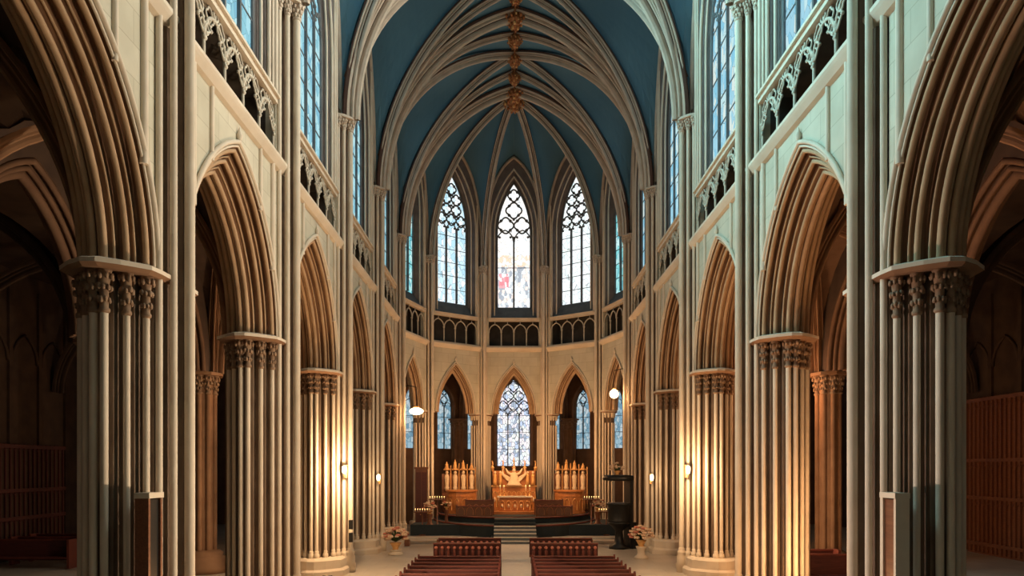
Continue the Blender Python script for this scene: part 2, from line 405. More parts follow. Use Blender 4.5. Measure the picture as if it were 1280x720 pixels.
apse_tr2 = tracery_mesh(AW['a'], AW['cx'], AW['zs'], 15.35, 2, .57, M['tracery'], 19.9, 2.75, .06)

walls = {n: empty(n, kind='structure') for n in ('wall_left', 'wall_right', 'wall_apse')}
wi = [0]
def window(p, gm, tr, glassmesh_args, extra=None):
    wi[0] += 1
    r = empty('window_%d' % wi[0], (p[0], p[1], 0), p[2], kind='structure')
    link('glass', glass_mesh(*glassmesh_args, gm), r); link('tracery', tr, r); return r
for k in range(NB):
    for side, pl, gm in (('wall_left', place_left(k), M['g_left']), ('wall_right', place_right(k), M['g_right'])):
        mt = mat_at(pl); r = walls[side]
        for nm, me in (('arcade_wall', arc_wall), ('arch_moulding', arc_mould), ('hood_mould', nave_hood), ('wall_shaft', wshaft), ('string_course', nave_str),
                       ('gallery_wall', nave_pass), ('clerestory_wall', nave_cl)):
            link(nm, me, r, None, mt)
        window(pl, gm if k else M['g_dim'], nave_tr, (NW['a'], NW['cx'], NW['zs'], 15.5, .38))
for i in range(-2, 3):
    pl = place_apse(i); mt = mat_at(pl); r = walls['wall_apse']
    for nm, me in (('arcade_wall', apse_wall), ('arch_moulding', apse_mould), ('hood_mould', apse_hood), ('string_course', apse_str),
                   ('gallery_wall', apse_pass), ('clerestory_wall', apse_cl)):
        link(nm, me, r, None, mt)
    gm = {0: M['g_centre'], -1: M['g_blue'], 1: M['g_white'], -2: M['g_teal'], 2: M['g_teal']}[i]
    window(pl, gm, apse_tr2 if i == 0 else apse_tr, (AW['a'], AW['cx'], AW['zs'], 15.35, .64))

# ------------------------------------------------------------------ piers
def outline(sx, t, halfc):
    """core outline (x along wall, y into wall) mirrored in x and about y = t/2; halfc for x>=0 from nave face to the middle"""
    right = [(x*sx, y) for x, y in halfc] + [(x*sx, t-y) for x, y in halfc[::-1] if y < t/2-.001]
    return right + [(-x, y) for x, y in right[::-1] if x > .001]
HALF = [(0, -.30), (.04, -.30), (.08, -.10), (.24, -.07), (.30, -.0), (.46, 0), (.58, .0), (.60, .24), (.83, .24), (.85, .50), (1.06, .50), (1.07, .699)]
SH = [(.70, .08, .062), (.94, .32, .062), (1.18, .60, .07)]
VS = [(0, -.42, .10), (.25, -.22, .07), (.50, -.06, .065)]
def cap_bell(mb, x, y, r, z1, h, mat):
    mb.lathe([(r*1.05, -h), (r*1.35, -h+.03), (r*1.35, -h+.07), (r*1.0, -h+.1), (r*1.05, -h*.5), (r*1.5, -h*.12), (r*1.9, -.0)], (x, y, z1), mat, 10)
    for row, (zz, rr, sz) in enumerate(((-h*.70, 1.25, .8), (-h*.42, 1.45, .95), (-h*.16, 1.85, 1.0))):
        n = 8
        for i in range(n):
            a = 2*PI*(i+.5*row)/n; q = r*rr
            mb.blob((x+q*math.cos(a), y+q*math.sin(a), z1+zz+random.uniform(-.02, .02)), (.03*sz+r*.13)*random.uniform(.8, 1.25), mat, 5, 4, 1.6)
def hull(t, e): # abacus / plinth outline
    h = [(.64, -.10-e), (.90+e*.6, -.06-e), (1.22+e, .26-e*.4), (1.44+e, .56)]
    r = h + [(x, t-y) for x, y in h[::-1]]
    return r + [(-x, y) for x, y in r[::-1]]
def pier_parts(t, sc_, with_vault=True):
    out = []; capm = M['cap'] if sc_ == 1 else M['stone']; caph = .80 if sc_ == 1 else .35
    hc = [(x*sc_, y if y < 0 else y*t/T) for x, y in HALF]
    pol = outline(1, t, hc)
    mb = MB(); mb.prism(pol, .5, ZC-.12, M['core_shade']); out.append(('core', mb.mesh('core')))
    for x, y, r in SH:
        x *= sc_; y2 = y*t/T
        for sx in (-1, 1):
            for yy in ({y2, t-y2}):
                mb = MB(); mb.prism(circ(sx*x, yy, r*(sc_**.5), 14), .9, ZC-.8, M['stone'], True); out.append(('shaft', mb.mesh('shaft')))
    # capital
    mb = MB()
    H0 = [(x*sc_, y*t/T if y > 0 else y) for x, y in hull(T, 0)]; H1 = [(x*sc_, y*t/T if y > 0 else y) for x, y in hull(T, .10)]
    mb.prism(H0, ZC-.14, ZC-.08, M['warm'], top=H1); mb.prism(H1, ZC-.08, ZC-.0, M['stone']); mb.prism(H1, ZC, ZC+.04, M['stone'], top=H0)
    fo = MB()
    for x, y, r in SH:
        for sx in (-1, 1):
            for yy in ({y*t/T, t-y*t/T}): cap_bell(fo, sx*x*sc_, yy, r*(sc_**.5)*(1.08 if sc_ == 1 else .8), ZC-.12, caph, capm)
    out.append(('capital', mb.mesh('capital'))); out.append(('capital/foliage', fo.mesh('foliage')))
    # base
    mb = MB()
    def hp(e): return [(x*sc_, y*t/T if y > 0 else y) for x, y in hull(T, e)] 
    mb.prism(hp(.34), 0, .22, M['stone']); mb.prism(hp(.34), .22, .30, M['stone'], top=hp(.24)); mb.prism(hp(.22), .30, .62, M['stone']); mb.prism(hp(.22), .62, .70, M['stone'], top=hp(.1))
    for x, y, r in SH + (VS if with_vault else []):
        for sx in ((-1, 1) if x else (1,)):
            for yy in ({y*t/T, t-y*t/T} if y > 0 else {y}):
                rr = r*(sc_**.5)
                mb.lathe([(rr*1.9, 0), (rr*1.9, .62), (rr*1.5, .70), (rr*1.75, .76), (rr*1.65, .84), (rr*1.15, .88), (rr*1.35, .93), (rr*1.0, .98)], (sx*x*sc_, yy, 0), M['stone'], 12)
    out.append(('base', mb.mesh('base')))
    if with_vault:
        front = [(x, y) for x, y in hc if y <= .001]
        pol2 = front + [(front[-1][0], .05)]; pol2 = pol2 + [(-x, y) for x, y in pol2[::-1] if x > .001]
        mb = MB(); mb.prism(pol2, ZC-.12, ZV+.3, M['core_shade']); out.append(('pilaster', mb.mesh('pilaster')))
        for x, y, r in VS:
            for sx in ((-1, 1) if x else (1,)):
                mb = MB(); mb.prism(circ(sx*x*sc_, y, r, 14), .9, ZV-.3, M['stone'], True); out.append(('vault_shaft', mb.mesh('vault_shaft')))
        mb = MB()
        for x, y, r in VS:
            for sx in ((-1, 1) if x else (1,)): cap_bell(mb, sx*x*sc_, y, r*.95, ZV-.08, .45, M['rib'])
        mb.prism([(-.62*sc_, 0), (-.5*sc_, -.26), (-.2, -.58), (.2, -.58), (.5*sc_, -.26), (.62*sc_, 0)], ZV-.09, ZV, M['rib'])
        out.append(('vault_capital', mb.mesh('vault_capital')))
    return out
PP = pier_parts(T, 1); PPA = pier_parts(.9, .56)
def link_parts(parts, r):
    last = {}
    for n, me in parts:
        if '/' in n: p, c = n.split('/'); link(c, me, last[p])
        else: last[n] = link(n, me, r)
def pier(loc, rz, parts, label, group):
    r = empty('clustered_pier', loc, rz, label, 'pier', group)
    link_parts(parts, r)
    return r
ORDN = {1: 'nearest the camera', 2: 'first fully seen', 3: 'second fully seen', 4: 'third', 5: 'fourth', 6: 'last before the apse'}
LW = {1: 'tall clustered stone pier nearest the camera at the photo edge on the %s',
      2: 'big clustered stone pier beside the dark near arch on the %s of the nave',
      3: 'clustered stone pier on the %s, second one seen back from the camera',
      4: 'clustered stone pier on the %s, third one seen back, glowing in lamp light',
      5: 'clustered stone pier on the %s, fourth one seen back along the nave',
      6: 'slim looking clustered pier on the %s where the nave meets the round apse'}
for k in range(1, NB+1):
    pier((-W, LB*k, 0), PI/2, PP, LW[k] % 'left', 'clustered piers of the nave')
    pier((W, LB*k, 0), -PI/2, PP, LW[k] % 'right', 'clustered piers of the nave')
for i, nm in ((-1.5, 'apse pier left of the left upper window'), (-.5, 'apse pier just left of the central altar window'), (.5, 'apse pier just right of the central altar window'), (1.5, 'apse pier right of the right upper window')):
    a = i*PI/5
    pier(((W-.0)*math.sin(a), Y0+(W-.0)*math.cos(a), 0), -a, PPA, 'slender clustered ' + nm, 'slender piers of the apse')

# ------------------------------------------------------------------ gallery arcades (open stone screens)
def screen_mesh(op, n, z0, z1):
    cols = []; tr = MB(); w_ = 2*op/n; H = z1-z0
    for i in range(n+1):
        x = -op+i*w_; mb = MB(); mb.prism(circ(x, .08, .045, 8), z0, z0+H*.62, M['lace'], True)
        mb.lathe([(.045, -.1), (.08, -.02), (.08, 0)], (x, .08, z0+H*.62), M['lace'], 8); cols.append(mb.mesh('colonnette'))
    hz = z0+H*(.52 if n > 4 else .60)
    for i in range(n):
        c = -op+(i+.5)*w_; h = w_/2*.97
        a_ = min(H*.30, w_*.62); cx = max(.01, (a_*a_-h*h)/(2*h))
        tr.tube([(c+x, .06, z) for x, z in arch_path(h, cx, hz, None, 7)], .042, M['lace'], 5)
        ih = h*.62
        for s in ((-1, 1) if n > 4 else ()):
            tr.tube([(c+s*h*.95, .06, hz+.0), (c+s*h*.55, .06, hz+a_*.28), (c+s*h*.42, .06, hz+a_*.42), (c+s*h*.62, .06, hz+a_*.62)], .028, M['lace'], 5)
            tr.blob((c+s*h*.42, .06, hz+a_*.38), .05, M['lace'])
        tr.tube([(c+s*.8, .06, z) for s, z in ((0, hz+a_), (0, z1-.1))], .03, M['lace'], 5)
        if n > 4:
            for s in (-1, 1):
                for q in range(5): tr.blob((c+s*h*(.98-.10*q*abs(q-2)/2), .05, hz-.12+.13*q), .045, M['lace'], 5, 4, 1.4)
            tr.tube(quatrefoil(c, hz+a_+.16, .13, .05, 16), .03, M['lace'], 5, True)
        r = min(w_*.19, H*.12)
        for s in ((-1, 1) if n > 4 else ()):
            tr.tube(quatrefoil(c+s*w_/2*.52, z1-.14-r, r, .06, 16), .026, M['lace'], 5, True)
            tr.tube(quatrefoil(c+s*w_/2*.86, z1-.22-2.4*r, r*.7, .06, 12), .024, M['lace'], 5, True)
    rail = MB(); rail.box(-op, op, -.06, .18, z1-.1, z1+.04, M['stone']); rail.box(-op, op, -.14, .2, z1+.04, z1+.12, M['stone'])
    return cols, tr.mesh('pierced_tracery'), rail.mesh('top_rail')
SN = screen_mesh(LB/2-.62, 5, ZSTR+.02, ZTR); SA = screen_mesh(HS-.42, 4, 12.25, ZTR-.4)
def screen(pl, S, label, group):
    r = empty('gallery_arcade', (pl[0], pl[1], 0), pl[2], label, 'gallery arcade', group)
    for c in S[0]: link('colonnette', c, r)
    link('pierced_tracery', S[1], r); link('top_rail', S[2], r)
GA = ['over the huge dark near arch', 'over the first fully seen arch', 'over the second fully seen arch', 'over the third fully seen arch', 'over the narrow arch next to the apse']
for k in range(1, NB):
    for side, pl in (('left', place_left(k)), ('right', place_right(k))):
        screen(pl, SN, 'pierced stone gallery arcade on the %s wall %s' % (side, GA[k-1]), 'gallery arcades along the nave')
for i, t in ((-2, 'far left'), (-1, 'left'), (0, 'central'), (1, 'right'), (2, 'far right')):
    screen(place_apse(i), SA, 'small pointed gallery arcade below the %s upper window of the apse' % t, 'gallery arcades round the apse')

# ------------------------------------------------------------------ vaults
def vz(u, v): return max(P(u), P(v))
def grid_web(mb, fn, nu, nv, mat):
    v = [fn(i/nu, j/nv) for j in range(nv+1) for i in range(nu+1)]
    f = [(j*(nu+1)+i, j*(nu+1)+i+1, (j+1)*(nu+1)+i+1, (j+1)*(nu+1)+i) for j in range(nv) for i in range(nu)]
    mb.add(v, f, mat, False)
def rib_mesh(mb, pts, wd, dp, mat, mat2):
    """moulded rib hung below a curve; curve lies in a vertical plane or on the vault"""
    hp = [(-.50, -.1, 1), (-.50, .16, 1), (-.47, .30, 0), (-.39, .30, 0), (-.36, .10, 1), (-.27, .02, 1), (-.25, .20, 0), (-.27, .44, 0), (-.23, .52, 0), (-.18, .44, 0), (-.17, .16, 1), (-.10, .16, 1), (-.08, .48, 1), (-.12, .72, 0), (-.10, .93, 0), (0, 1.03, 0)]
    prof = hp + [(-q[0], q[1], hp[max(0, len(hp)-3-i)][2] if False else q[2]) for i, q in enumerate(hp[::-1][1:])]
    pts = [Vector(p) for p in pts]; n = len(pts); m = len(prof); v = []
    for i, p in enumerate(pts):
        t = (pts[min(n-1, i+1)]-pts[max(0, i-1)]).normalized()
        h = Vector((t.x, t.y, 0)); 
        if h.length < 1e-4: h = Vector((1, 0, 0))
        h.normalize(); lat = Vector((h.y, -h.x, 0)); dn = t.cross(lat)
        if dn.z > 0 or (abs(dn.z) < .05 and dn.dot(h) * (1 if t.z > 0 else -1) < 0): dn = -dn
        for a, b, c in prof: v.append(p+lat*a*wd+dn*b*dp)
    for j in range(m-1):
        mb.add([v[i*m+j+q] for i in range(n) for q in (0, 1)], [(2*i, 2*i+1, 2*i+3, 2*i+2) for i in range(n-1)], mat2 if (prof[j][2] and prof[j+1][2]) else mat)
    return mb
ceil = empty('ceiling', kind='structure')
for k in range(NB):
    yc = LB*k+LB/2
    mb = MB()
    for dx, dy in ((1, 0), (-1, 0), (0, 1), (0, -1)):
        def fn(i, j):
            q = -1+2*j; u = dx*i if dx else q*i; v_ = dy*i if dy else q*i
            return (u*W, yc+v_*LB/2, ZV+.12+HV*P(abs(q)*i))
        grid_web(mb, fn, 18, 26, M['web'])
    mb.build('vault_web', ceil)
RW = 6.72
def arc_pts(x0, y0, x1, y1, k, n=22):
    yc = LB*k+LB/2; o = []
    for i in range(n+1):
        t = i/n; t = 1-(1-t)**1.0
        x = x0+(x1-x0)*t; y = y0+(y1-y0)*t
        o.append((x, y, ZV+HV*vz(x/W*W/RW, (y-yc)/(LB/2)*.999)))
    return o
def ease(x0, x1, n=26):   # denser samples near the steep springing
    return [x0+(x1-x0)*(1-math.cos(PI/2*i/n)) for i in range(n+1)]
for k in range(1, NB+1):   # transverse arches
    y = LB*k
    for s in (-1, 1):
        xs = ease(s*RW, 0); mb = MB()
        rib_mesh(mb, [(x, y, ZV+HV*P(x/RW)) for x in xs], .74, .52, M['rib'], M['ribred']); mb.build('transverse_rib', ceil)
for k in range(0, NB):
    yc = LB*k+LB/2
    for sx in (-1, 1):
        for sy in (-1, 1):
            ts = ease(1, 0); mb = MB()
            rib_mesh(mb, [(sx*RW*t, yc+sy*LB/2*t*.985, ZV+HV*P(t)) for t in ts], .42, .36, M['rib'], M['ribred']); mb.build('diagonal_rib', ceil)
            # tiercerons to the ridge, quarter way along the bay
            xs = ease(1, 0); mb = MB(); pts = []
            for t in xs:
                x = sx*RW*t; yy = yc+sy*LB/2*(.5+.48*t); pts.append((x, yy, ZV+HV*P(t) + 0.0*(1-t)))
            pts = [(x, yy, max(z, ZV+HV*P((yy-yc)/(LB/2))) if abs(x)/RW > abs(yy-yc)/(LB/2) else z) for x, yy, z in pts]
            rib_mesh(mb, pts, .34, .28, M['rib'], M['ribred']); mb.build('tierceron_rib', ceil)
mb = MB(); rib_mesh(mb, [(0, y, ZV+HV+.02) for y in (0, 10, 20, 30, 42, Y0+.2)], .34, .26, M['gold'], M['ribred']); mb.build('ridge_rib', ceil)
# apse vault
HUB = Y0+.9
for i in range(-2, 3):
    a0, a1 = (i-.5)*PI/5, (i+.5)*PI/5
    A = Vector((W*math.sin(a0), Y0+W*math.cos(a0), 0)); B = Vector((W*math.sin(a1), Y0+W*math.cos(a1), 0)); H0 = Vector((0, HUB, 0))
    mb = MB()
    def fn(i_, j_):
        u = i_; v_ = -1+2*j_; q = H0.lerp(A.lerp(B, j_), u)
        zz = P(v_*u) if True else 0
        # lateral pointed cell: at distance u the groins sit at |v|=1
        return (q.x, q.y, ZV+.12+(HV-1.15*u*u*(1-abs(v_)**2))*P(abs(v_)*u))
    grid_web(mb, fn, 20, 24, M['web']); mb.build('vault_web', ceil)
for i in range(0, 6):
    a = (i-2.5)*PI/5; V = Vector(((W-.28)*math.sin(a), Y0+(W-.28)*math.cos(a), 0)); H0 = Vector((0, HUB, 0)); mb = MB()
    if i in (0, 5): continue
    ts = ease(1, .0)
    rib_mesh(mb, [(H0.x+(V.x-H0.x)*t, H0.y+(V.y-H0.y)*t, ZV+HV*P(t)) for t in ts], .46, .38, M['rib'], M['ribred']); mb.build('apse_rib', ceil)
def filler():   # web between the last transverse arch and the hub
    mb = MB()
    for s in (-1, 1):
        V = Vector((s*W, Y0, 0)); H0 = Vector((0, HUB, 0)); n = 20; v = []
        for j in range(n+1):
            t = 1-j/n; v += [(s*W*t, Y0, ZV+.12+HV*P(t)), (s*W*t, Y0+(HUB-Y0)*(1-t), ZV+.12+HV*P(t))]
        mb.add(v, [(2*i, 2*i+1, 2*i+3, 2*i+2) for i in range(n)], M['web'])
    mb.build('vault_web', ceil)
filler()
for y in [LB*k+LB/2 for k in range(2, NB)]+[LB*k for k in range(3, NB+1)]+[HUB]+[LB*k+o for k in range(3, NB) for o in (1.75, 5.25)]:
    mb = MB(); big = 1.25 if y in (HUB,) else (1.0 if y % LB == 0 else .78)
    z = ZV+HV-.42
    mb.lathe([(.06*big, -.46*big), (.20*big, -.36*big), (.24*big, -.2*big), (.36*big, -.12*big), (.38*big, 0), (.30*big, .2), (.22*big, .4)], (0, y, z), M['gold'], 10)
    for row, (zz, rr, nn) in enumerate(((-.42, .14, 5), (-.30, .28, 8), (-.14, .40, 11), (.02, .46, 12), (.2, .36, 9))):
        for i in range(nn):
            a = 2*PI*(i+.5*row)/nn+.3*row; q = rr*big*random.uniform(.85, 1.15)
            mb.blob((q*math.cos(a), y+q*math.sin(a), z+zz*big), random.uniform(.045, .085)*big, M['gilt'] if (i+row) % 3 == 0 else M['gold'], 5, 4, 1.3)
    mb.build('boss', ceil)

# ------------------------------------------------------------------ aisles, ambulatory, outer walls
XO = 12.0; XF = 23.0
def aisle_side(s, nm):
    wl = empty('wall_outer_' + nm, kind='structure'); xi = W+T; xc = (xi+XO)/2; hw = (XO-xi)/2
    cl = empty('ceiling_aisle_' + nm, kind='structure'); HA = 4.75
    for k in range(-1, NB+1):
        yc = LB*k+LB/2; mb = MB()
        def fn(i, j): u = -1+2*i; v_ = -1+2*j; return (s*(xc+u*hw), yc+v_*LB/2, ZC+.1+HA*vz(u, v_))
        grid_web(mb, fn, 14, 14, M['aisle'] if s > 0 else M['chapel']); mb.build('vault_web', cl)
        if k < 0: continue
        mb = MB()
        for sx in (-1, 1):
            xs = ease(1, 0, 14); rib_mesh(mb, [(s*(xc+sx*hw*t), LB*k, ZC+HA*P(t)) for t in xs], .6, .4, M['warm'], M['warm'])
            for sy in (-1, 1): rib_mesh(mb, [(s*(xc+sx*hw*t), yc+sy*LB/2*t*.97, ZC+HA*P(t)) for t in xs], .36, .3, M['warm'], M['warm'])
        mb.build('aisle_rib', cl)
    # outer arcade
    me, mo = arcade_mesh(LB/2, 2.75, 1.5, 13.2, .8, [(2.66, .05, .08), (2.5, .2, .07), (2.38, .4, .13)], [(2.75, 0), (2.73, .2), (2.5, .22), (2.48, .4)], M['chapel'], M['aisle'], M['chapel'])
    for k in range(0, NB+1):
        mt = mat_at((s*XO, LB*k+LB/2, (PI/2 if s < 0 else -PI/2)))
        link('arcade_wall', me, wl, None, mt); link('arch_moulding', mo, wl, None, mt)
    # chapels beyond: back wall with blind panels, flat roof
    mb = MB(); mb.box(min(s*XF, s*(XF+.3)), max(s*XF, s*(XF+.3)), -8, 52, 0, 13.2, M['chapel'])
    for y in range(-6, 52, 2):
        mb.box(min(s*(XF-.12), s*XF), max(s*(XF-.12), s*XF), y-.12, y+.12, 0, 12.5, M['chapel'])
        p = arch_path(.85, .6, 9, None, 8); mb.tube([(s*(XF-.06), y+1+x, z) for x, z in p], .07, M['chapel'], 5)
    mb.build('chapel_wall', wl)
    mb = MB(); mb.box(min(s*(W+.2), s*(XF+.3)), max(s*(W+.2), s*(XF+.3)), -8, 52, 13.2, 13.4, M['chapel']); mb.build('chapel_roof', cl)
    for k in range(1, NB+1):   # chapel ribs
        mb = MB()
        for sx in (-1, 1): rib_mesh(mb, [(s*(17.9+sx*4.9*t), LB*k, ZC+HA*P(t)) for t in ease(1, 0, 14)], .5, .4, M['chapel'], M['chapel'])
        mb.build('chapel_rib', cl)
    return wl
aisle_side(-1, 'left'); aisle_side(1, 'right')

def round_pier_parts():
    out = []; R = .42; pts = [(.42*math.cos(2*PI*i/8), .42*math.sin(2*PI*i/8)) for i in range(8)]
    mb = MB(); mb.prism(circ(0, 0, .42, 16), .3, ZC, M['warm'], True); out.append(('core', mb.mesh('core')))
    for x, y in pts: mb = MB(); mb.prism(circ(x, y, .10, 10), .7, ZC-.7, M['warm'], True); out.append(('shaft', mb.mesh('shaft')))
    mb = MB(); mb.prism(circ(0, 0, .75, 8), ZC-.1, ZC+.02, M['warm'])
    fo = MB()
    for x, y in pts: cap_bell(fo, x, y, .10, ZC-.1, .75, M['cap'])
    out.append(('capital', mb.mesh('capital'))); out.append(('capital/foliage', fo.mesh('foliage')))
    mb = MB(); mb.lathe([(.95, 0), (.95, .25), (.85, .32), (.85, .6), (.7, .66), (.74, .76), (.6, .86), (.5, .9)], (0, 0, 0), M['warm'], 16); out.append(('base', mb.mesh('base')))
    return out
RP = round_pier_parts()
for s, nm in ((-1, 'left'), (1, 'right')):
    for k, wh in ((2, 'beyond the dark near arch'), (3, 'behind the second big nave pier'), (4, 'seen through the first full arch'), (5, 'behind the third nave pier'), (6, 'at the far end by the apse')):
        r = empty('aisle_pier', (s*(XO+.4), LB*k, 0), 0, 'round brown pier in the %s aisle %s' % (nm, wh), 'pier', 'round shafted piers of the outer aisles')
        link_parts(RP, r)

# ambulatory ring
RA = 13.0*math.cos(PI/10); HA_ = 13.0*math.sin(PI/10)
wa = empty('wall_ambulatory', kind='structure')
def facet(openings, zt=13.2):
    """wall facet with pointed openings: list of (centre, a, cx, zs, sill)"""
    mb = MB(); xs = -HA_-.6
    for c, a, cx, zs, sill in sorted(openings):
        mb.box(xs, c-a, 0, .5, 0, zt, M['aisle']); xs = c+a
        mb.box(c-a, c+a, 0, .5, 0, sill, M['aisle'])
        p = arch_path(a, cx, zs); v = []
        for x, z in p: v += [(c+x, 0, z), (c+x, 0, zt)]
        mb.add(v, [(2*i, 2*i+1, 2*i+3, 2*i+2) for i in range(len(p)-1)], M['aisle'])
        sub = MB(); sweep(sub, [(a, 0), (a-.02, .1), (a-.1, .12), (a-.12, .25)], cx, zs, M['warm'], sill); roll(sub, a+.04, -.02, .07, cx, zs, M['warm'], sill)
        mb.add([(x+c, y, z) for x, y, z in sub.v], sub.f, M['warm'])
    mb.box(xs, HA_+.6, 0, .5, 0, zt, M['aisle'])
    return mb.mesh('chapel_wall')
OPC = [(0, 1.42, 2.2, 8.3, 4.3), (-3.1, .62, 1.2, 8.9, 5.6), (3.1, .62, 1.2, 8.9, 5.6)]
OPS = [(-2.6, .75, 1.2, 8.8, 5.6), (0, .9, 1.4, 8.8, 5.6), (2.6, .75, 1.2, 8.8, 5.6)]
fc = facet(OPC); fs = facet(OPS)
for i in range(-2, 3):
    pl = place_apse(i, RA); link('chapel_wall', fc if i == 0 else fs, wa, None, mat_at(pl))
    for c, a, cx, zs, sill in (OPC if i == 0 else OPS):
        mt = mat_at(pl) @ Matrix.Translation((c, 0, 0)); wi[0] += 1
        r = empty('window_%d' % wi[0], mt.translation, pl[2], kind='structure')
        link('glass', glass_mesh(a-.1, cx, zs, sill, .3, M['g_low'] if (i == 0 and c == 0) else M['g_chapel']), r)
        if i == 0 and c == 0: tm = tracery_mesh(a-.1, cx, zs, sill, 3, .24, M['tracery'], 8.1, 1.3, .04)
        else: tm = tracery_mesh(a-.1, cx, zs, sill, 2, .24, M['tracery'], zs-.1, 1.2, .035)
        link('tracery', tm, r)
mb = MB()
for i in range(-3, 3):    # ambulatory vault, flat faceted ribs between inner and outer ring
    a = (i+.5)*PI/5; x0, y0 = 8.0*math.sin(a), Y0+8.0*math.cos(a); x1, y1 = 12.8*math.sin(a), Y0+12.8*math.cos(a)
    for j in (0, 1):
        xs = ease(1, 0, 12); xm, ym = (x0+x1)/2, (y0+y1)/2; ex, ey = (x0, y0) if j == 0 else (x1, y1)
        rib_mesh(mb, [(xm+(ex-xm)*t, ym+(ey-ym)*t, ZC+4.2*P(t)) for t in xs], .5, .4, M['warm'], M['warm'])
ca = empty('ceiling_ambulatory', kind='structure'); mb.build('ambulatory_rib', ca)
mb = MB(); n = 20; v = []
for i in range(n+1):
    a = -PI/2+PI*i/n; v += [(7.0*math.sin(a), Y0+7.0*math.cos(a), 12.6), (13.6*math.sin(a), Y0+13.6*math.cos(a), 12.6)]
mb.add(v, [(2*i, 2*i+1, 2*i+3, 2*i+2) for i in range(n)], M['aisle']); mb.build('ambulatory_vault', ca)
for i, t in ((-1.5, 'far left'), (-.55, 'left of it'), (.55, 'right of it'), (1.5, 'far right')):
    a = i*PI/5; r = empty('chapel_pier', (12.6*math.sin(a), Y0+12.6*math.cos(a), 0), -a, 'brown pier between chapel windows behind the altar, %s' % t, 'pier', 'piers of the ambulatory')
    link_parts(RP, r)

# floor, back wall
mb = MB(); mb.box(-23.4, 23.4, -8.2, 56, -.2, 0, M['floor']); mb.build('floor', None, 'structure')
mb = MB(); mb.box(-23.4, 23.4, -8.2, -7, 0, 27.2, M['wall']); mb.build('wall_back', None, 'structure')
mb = MB()
for s in (-1, 1): mb.box(min(s*XO, s*23.4), max(s*XO, s*23.4), 51.8, 52.2, 0, 13.4, M['aisle']); mb.box(min(s*(W+.3), s*XO), max(s*(W+.3), s*XO), 60, 60.3, 0, 13.4, M['aisle']); mb.box(min(s*XO, s*(XO+.3)), max(s*XO, s*(XO+.3)), 49, 60, 0, 13.4, M['aisle'])
mb.build('wall_east', None, 'structure')
mb = MB()
for s in (-1, 1): mb.box(min(s*W, s*(W+.4)), max(s*W, s*(W+.4)), -7, 0, 0, 27.2, M['wall'])
mb.box(-W, W, -7, 0, 26.9, 27.2, M['web']); mb.build('wall_west_bay', None, 'structure')

# ------------------------------------------------------------------ nave pews
PX0, PX1 = .58, 3.55
def make_pew(right):
    r = empty('pew', (0, 0, 0)); xc = (PX0+PX1)/2; w_ = PX1-PX0
    mb = MB(); mb.box(-w_/2, w_/2, -.05, .36, .42, .46, M['pew']); mb.build('seat', r)
    mb = MB(); mb.add([(-w_/2, .0-.10, .30), (w_/2, -.10, .30), (w_/2, -.14, .90), (-w_/2, -.14, .90), (-w_/2, -.06, .30), (w_/2, -.06, .30), (w_/2, -.10, .90), (-w_/2, -.10, .90)],
        [(0, 1, 2, 3), (5, 4, 7, 6), (0, 3, 7, 4), (1, 5, 6, 2), (3, 2, 6, 7), (0, 4, 5, 1)], M['pew']); mb.build('backrest', r)
    mb = MB(); mb.box(-w_/2, w_/2, -.17, -.07, .90, .935, M['pewtop']); mb.build('top_rail', r)
    mb = MB(); mb.box(-w_/2, w_/2, -.34, -.22, .12, .17, M['pew']); mb.build('kneeler', r)
    pr = [(-.17, 0), (.40, 0), (.40, .10), (.36, .16), (.38, .55), (.30, .62), (.10, .66), (-.04, .80), (-.06, .95), (-.12, 1.0), (-.18, .95)]
    for s in (-1, 1):
        mb = MB(); x0 = s*w_/2; n = len(pr); v = [(x0-.03, y, z) for y, z in pr]+[(x0+.03, y, z) for y, z in pr]
        mb.add(v, [(i, (i+1) % n, n+(i+1) % n, n+i) for i in range(n)]+[list(range(n)), list(range(n, 2*n))[::-1]], M['pewtop'])
        mb.build('bench_end', r)
    return r
ROWN = ['frontmost pew', 'second pew from the front', 'third pew from the front', 'fourth pew from the front', 'fifth pew from the front', 'sixth pew from the front', 'seventh pew from the front', 'eighth pew from the front', 'ninth pew from the front']
pew0 = make_pew(1); first = True
for side, sg in (('left', -1), ('right', 1)):
    for i in range(8):
        o = pew0 if first else copy_tree(pew0); first = False
        o.location = (sg*(PX0+PX1)/2, 25.7-.84*i, 0)
        tag(o, 'dark red %s of the block %s of the centre aisle' % (ROWN[i], side), 'pew', 'red pews of the nave')
# carved front rails ahead of the pews
def prayer_rail(label, loc, w_, group, h=.9):
    r = empty('prayer_rail', loc, 0, label, 'rail', group)
    mb = MB(); mb.box(-w_/2, w_/2, -.12, .12, h-.05, h, M['pewtop']); mb.build('top_rail', r)
    mb = MB(); mb.box(-w_/2, w_/2, -.05, .05, 0, .12, M['brown']); mb.build('bottom_rail', r)
    mb = MB(); mb.box(-w_/2, w_/2, .0, .04, .12, h-.05, M['pew']); mb.build('panel', r)
    n = int(w_/.26)
    bal = MB(); bal.lathe([(.05, 0), (.03, .06), (.035, .15), (.06, .3), (.07, .42), (.04, .5)], (0, -.06, .12), M['pewtop'], 8); bal.blob((0, -.07, .70), .075, M['rose'], 6, 4); me = bal.mesh('baluster')
    for i in range(n): link('baluster', me, r, None, Matrix.Translation((-w_/2+.13+i*(w_-.26)/(n-1), 0, 0)))
for y, t in ((30.4, 'nearer of two rows'), (32.6, 'farther of two rows')):
    for side, sg in (('left', -1), ('right', 1)):
        prayer_rail('carved wooden prayer rail ahead of the %s pews, %s' % (side, t), (sg*2.1, y, 0), 2.9, 'carved prayer rails in front of the pews')

tag(MB().box(-.80, .80, 26.5, 39.4, 0, .012, M['runner']).build('aisle_runner'), 'pale runner lying along the centre aisle up to the steps', 'carpet')

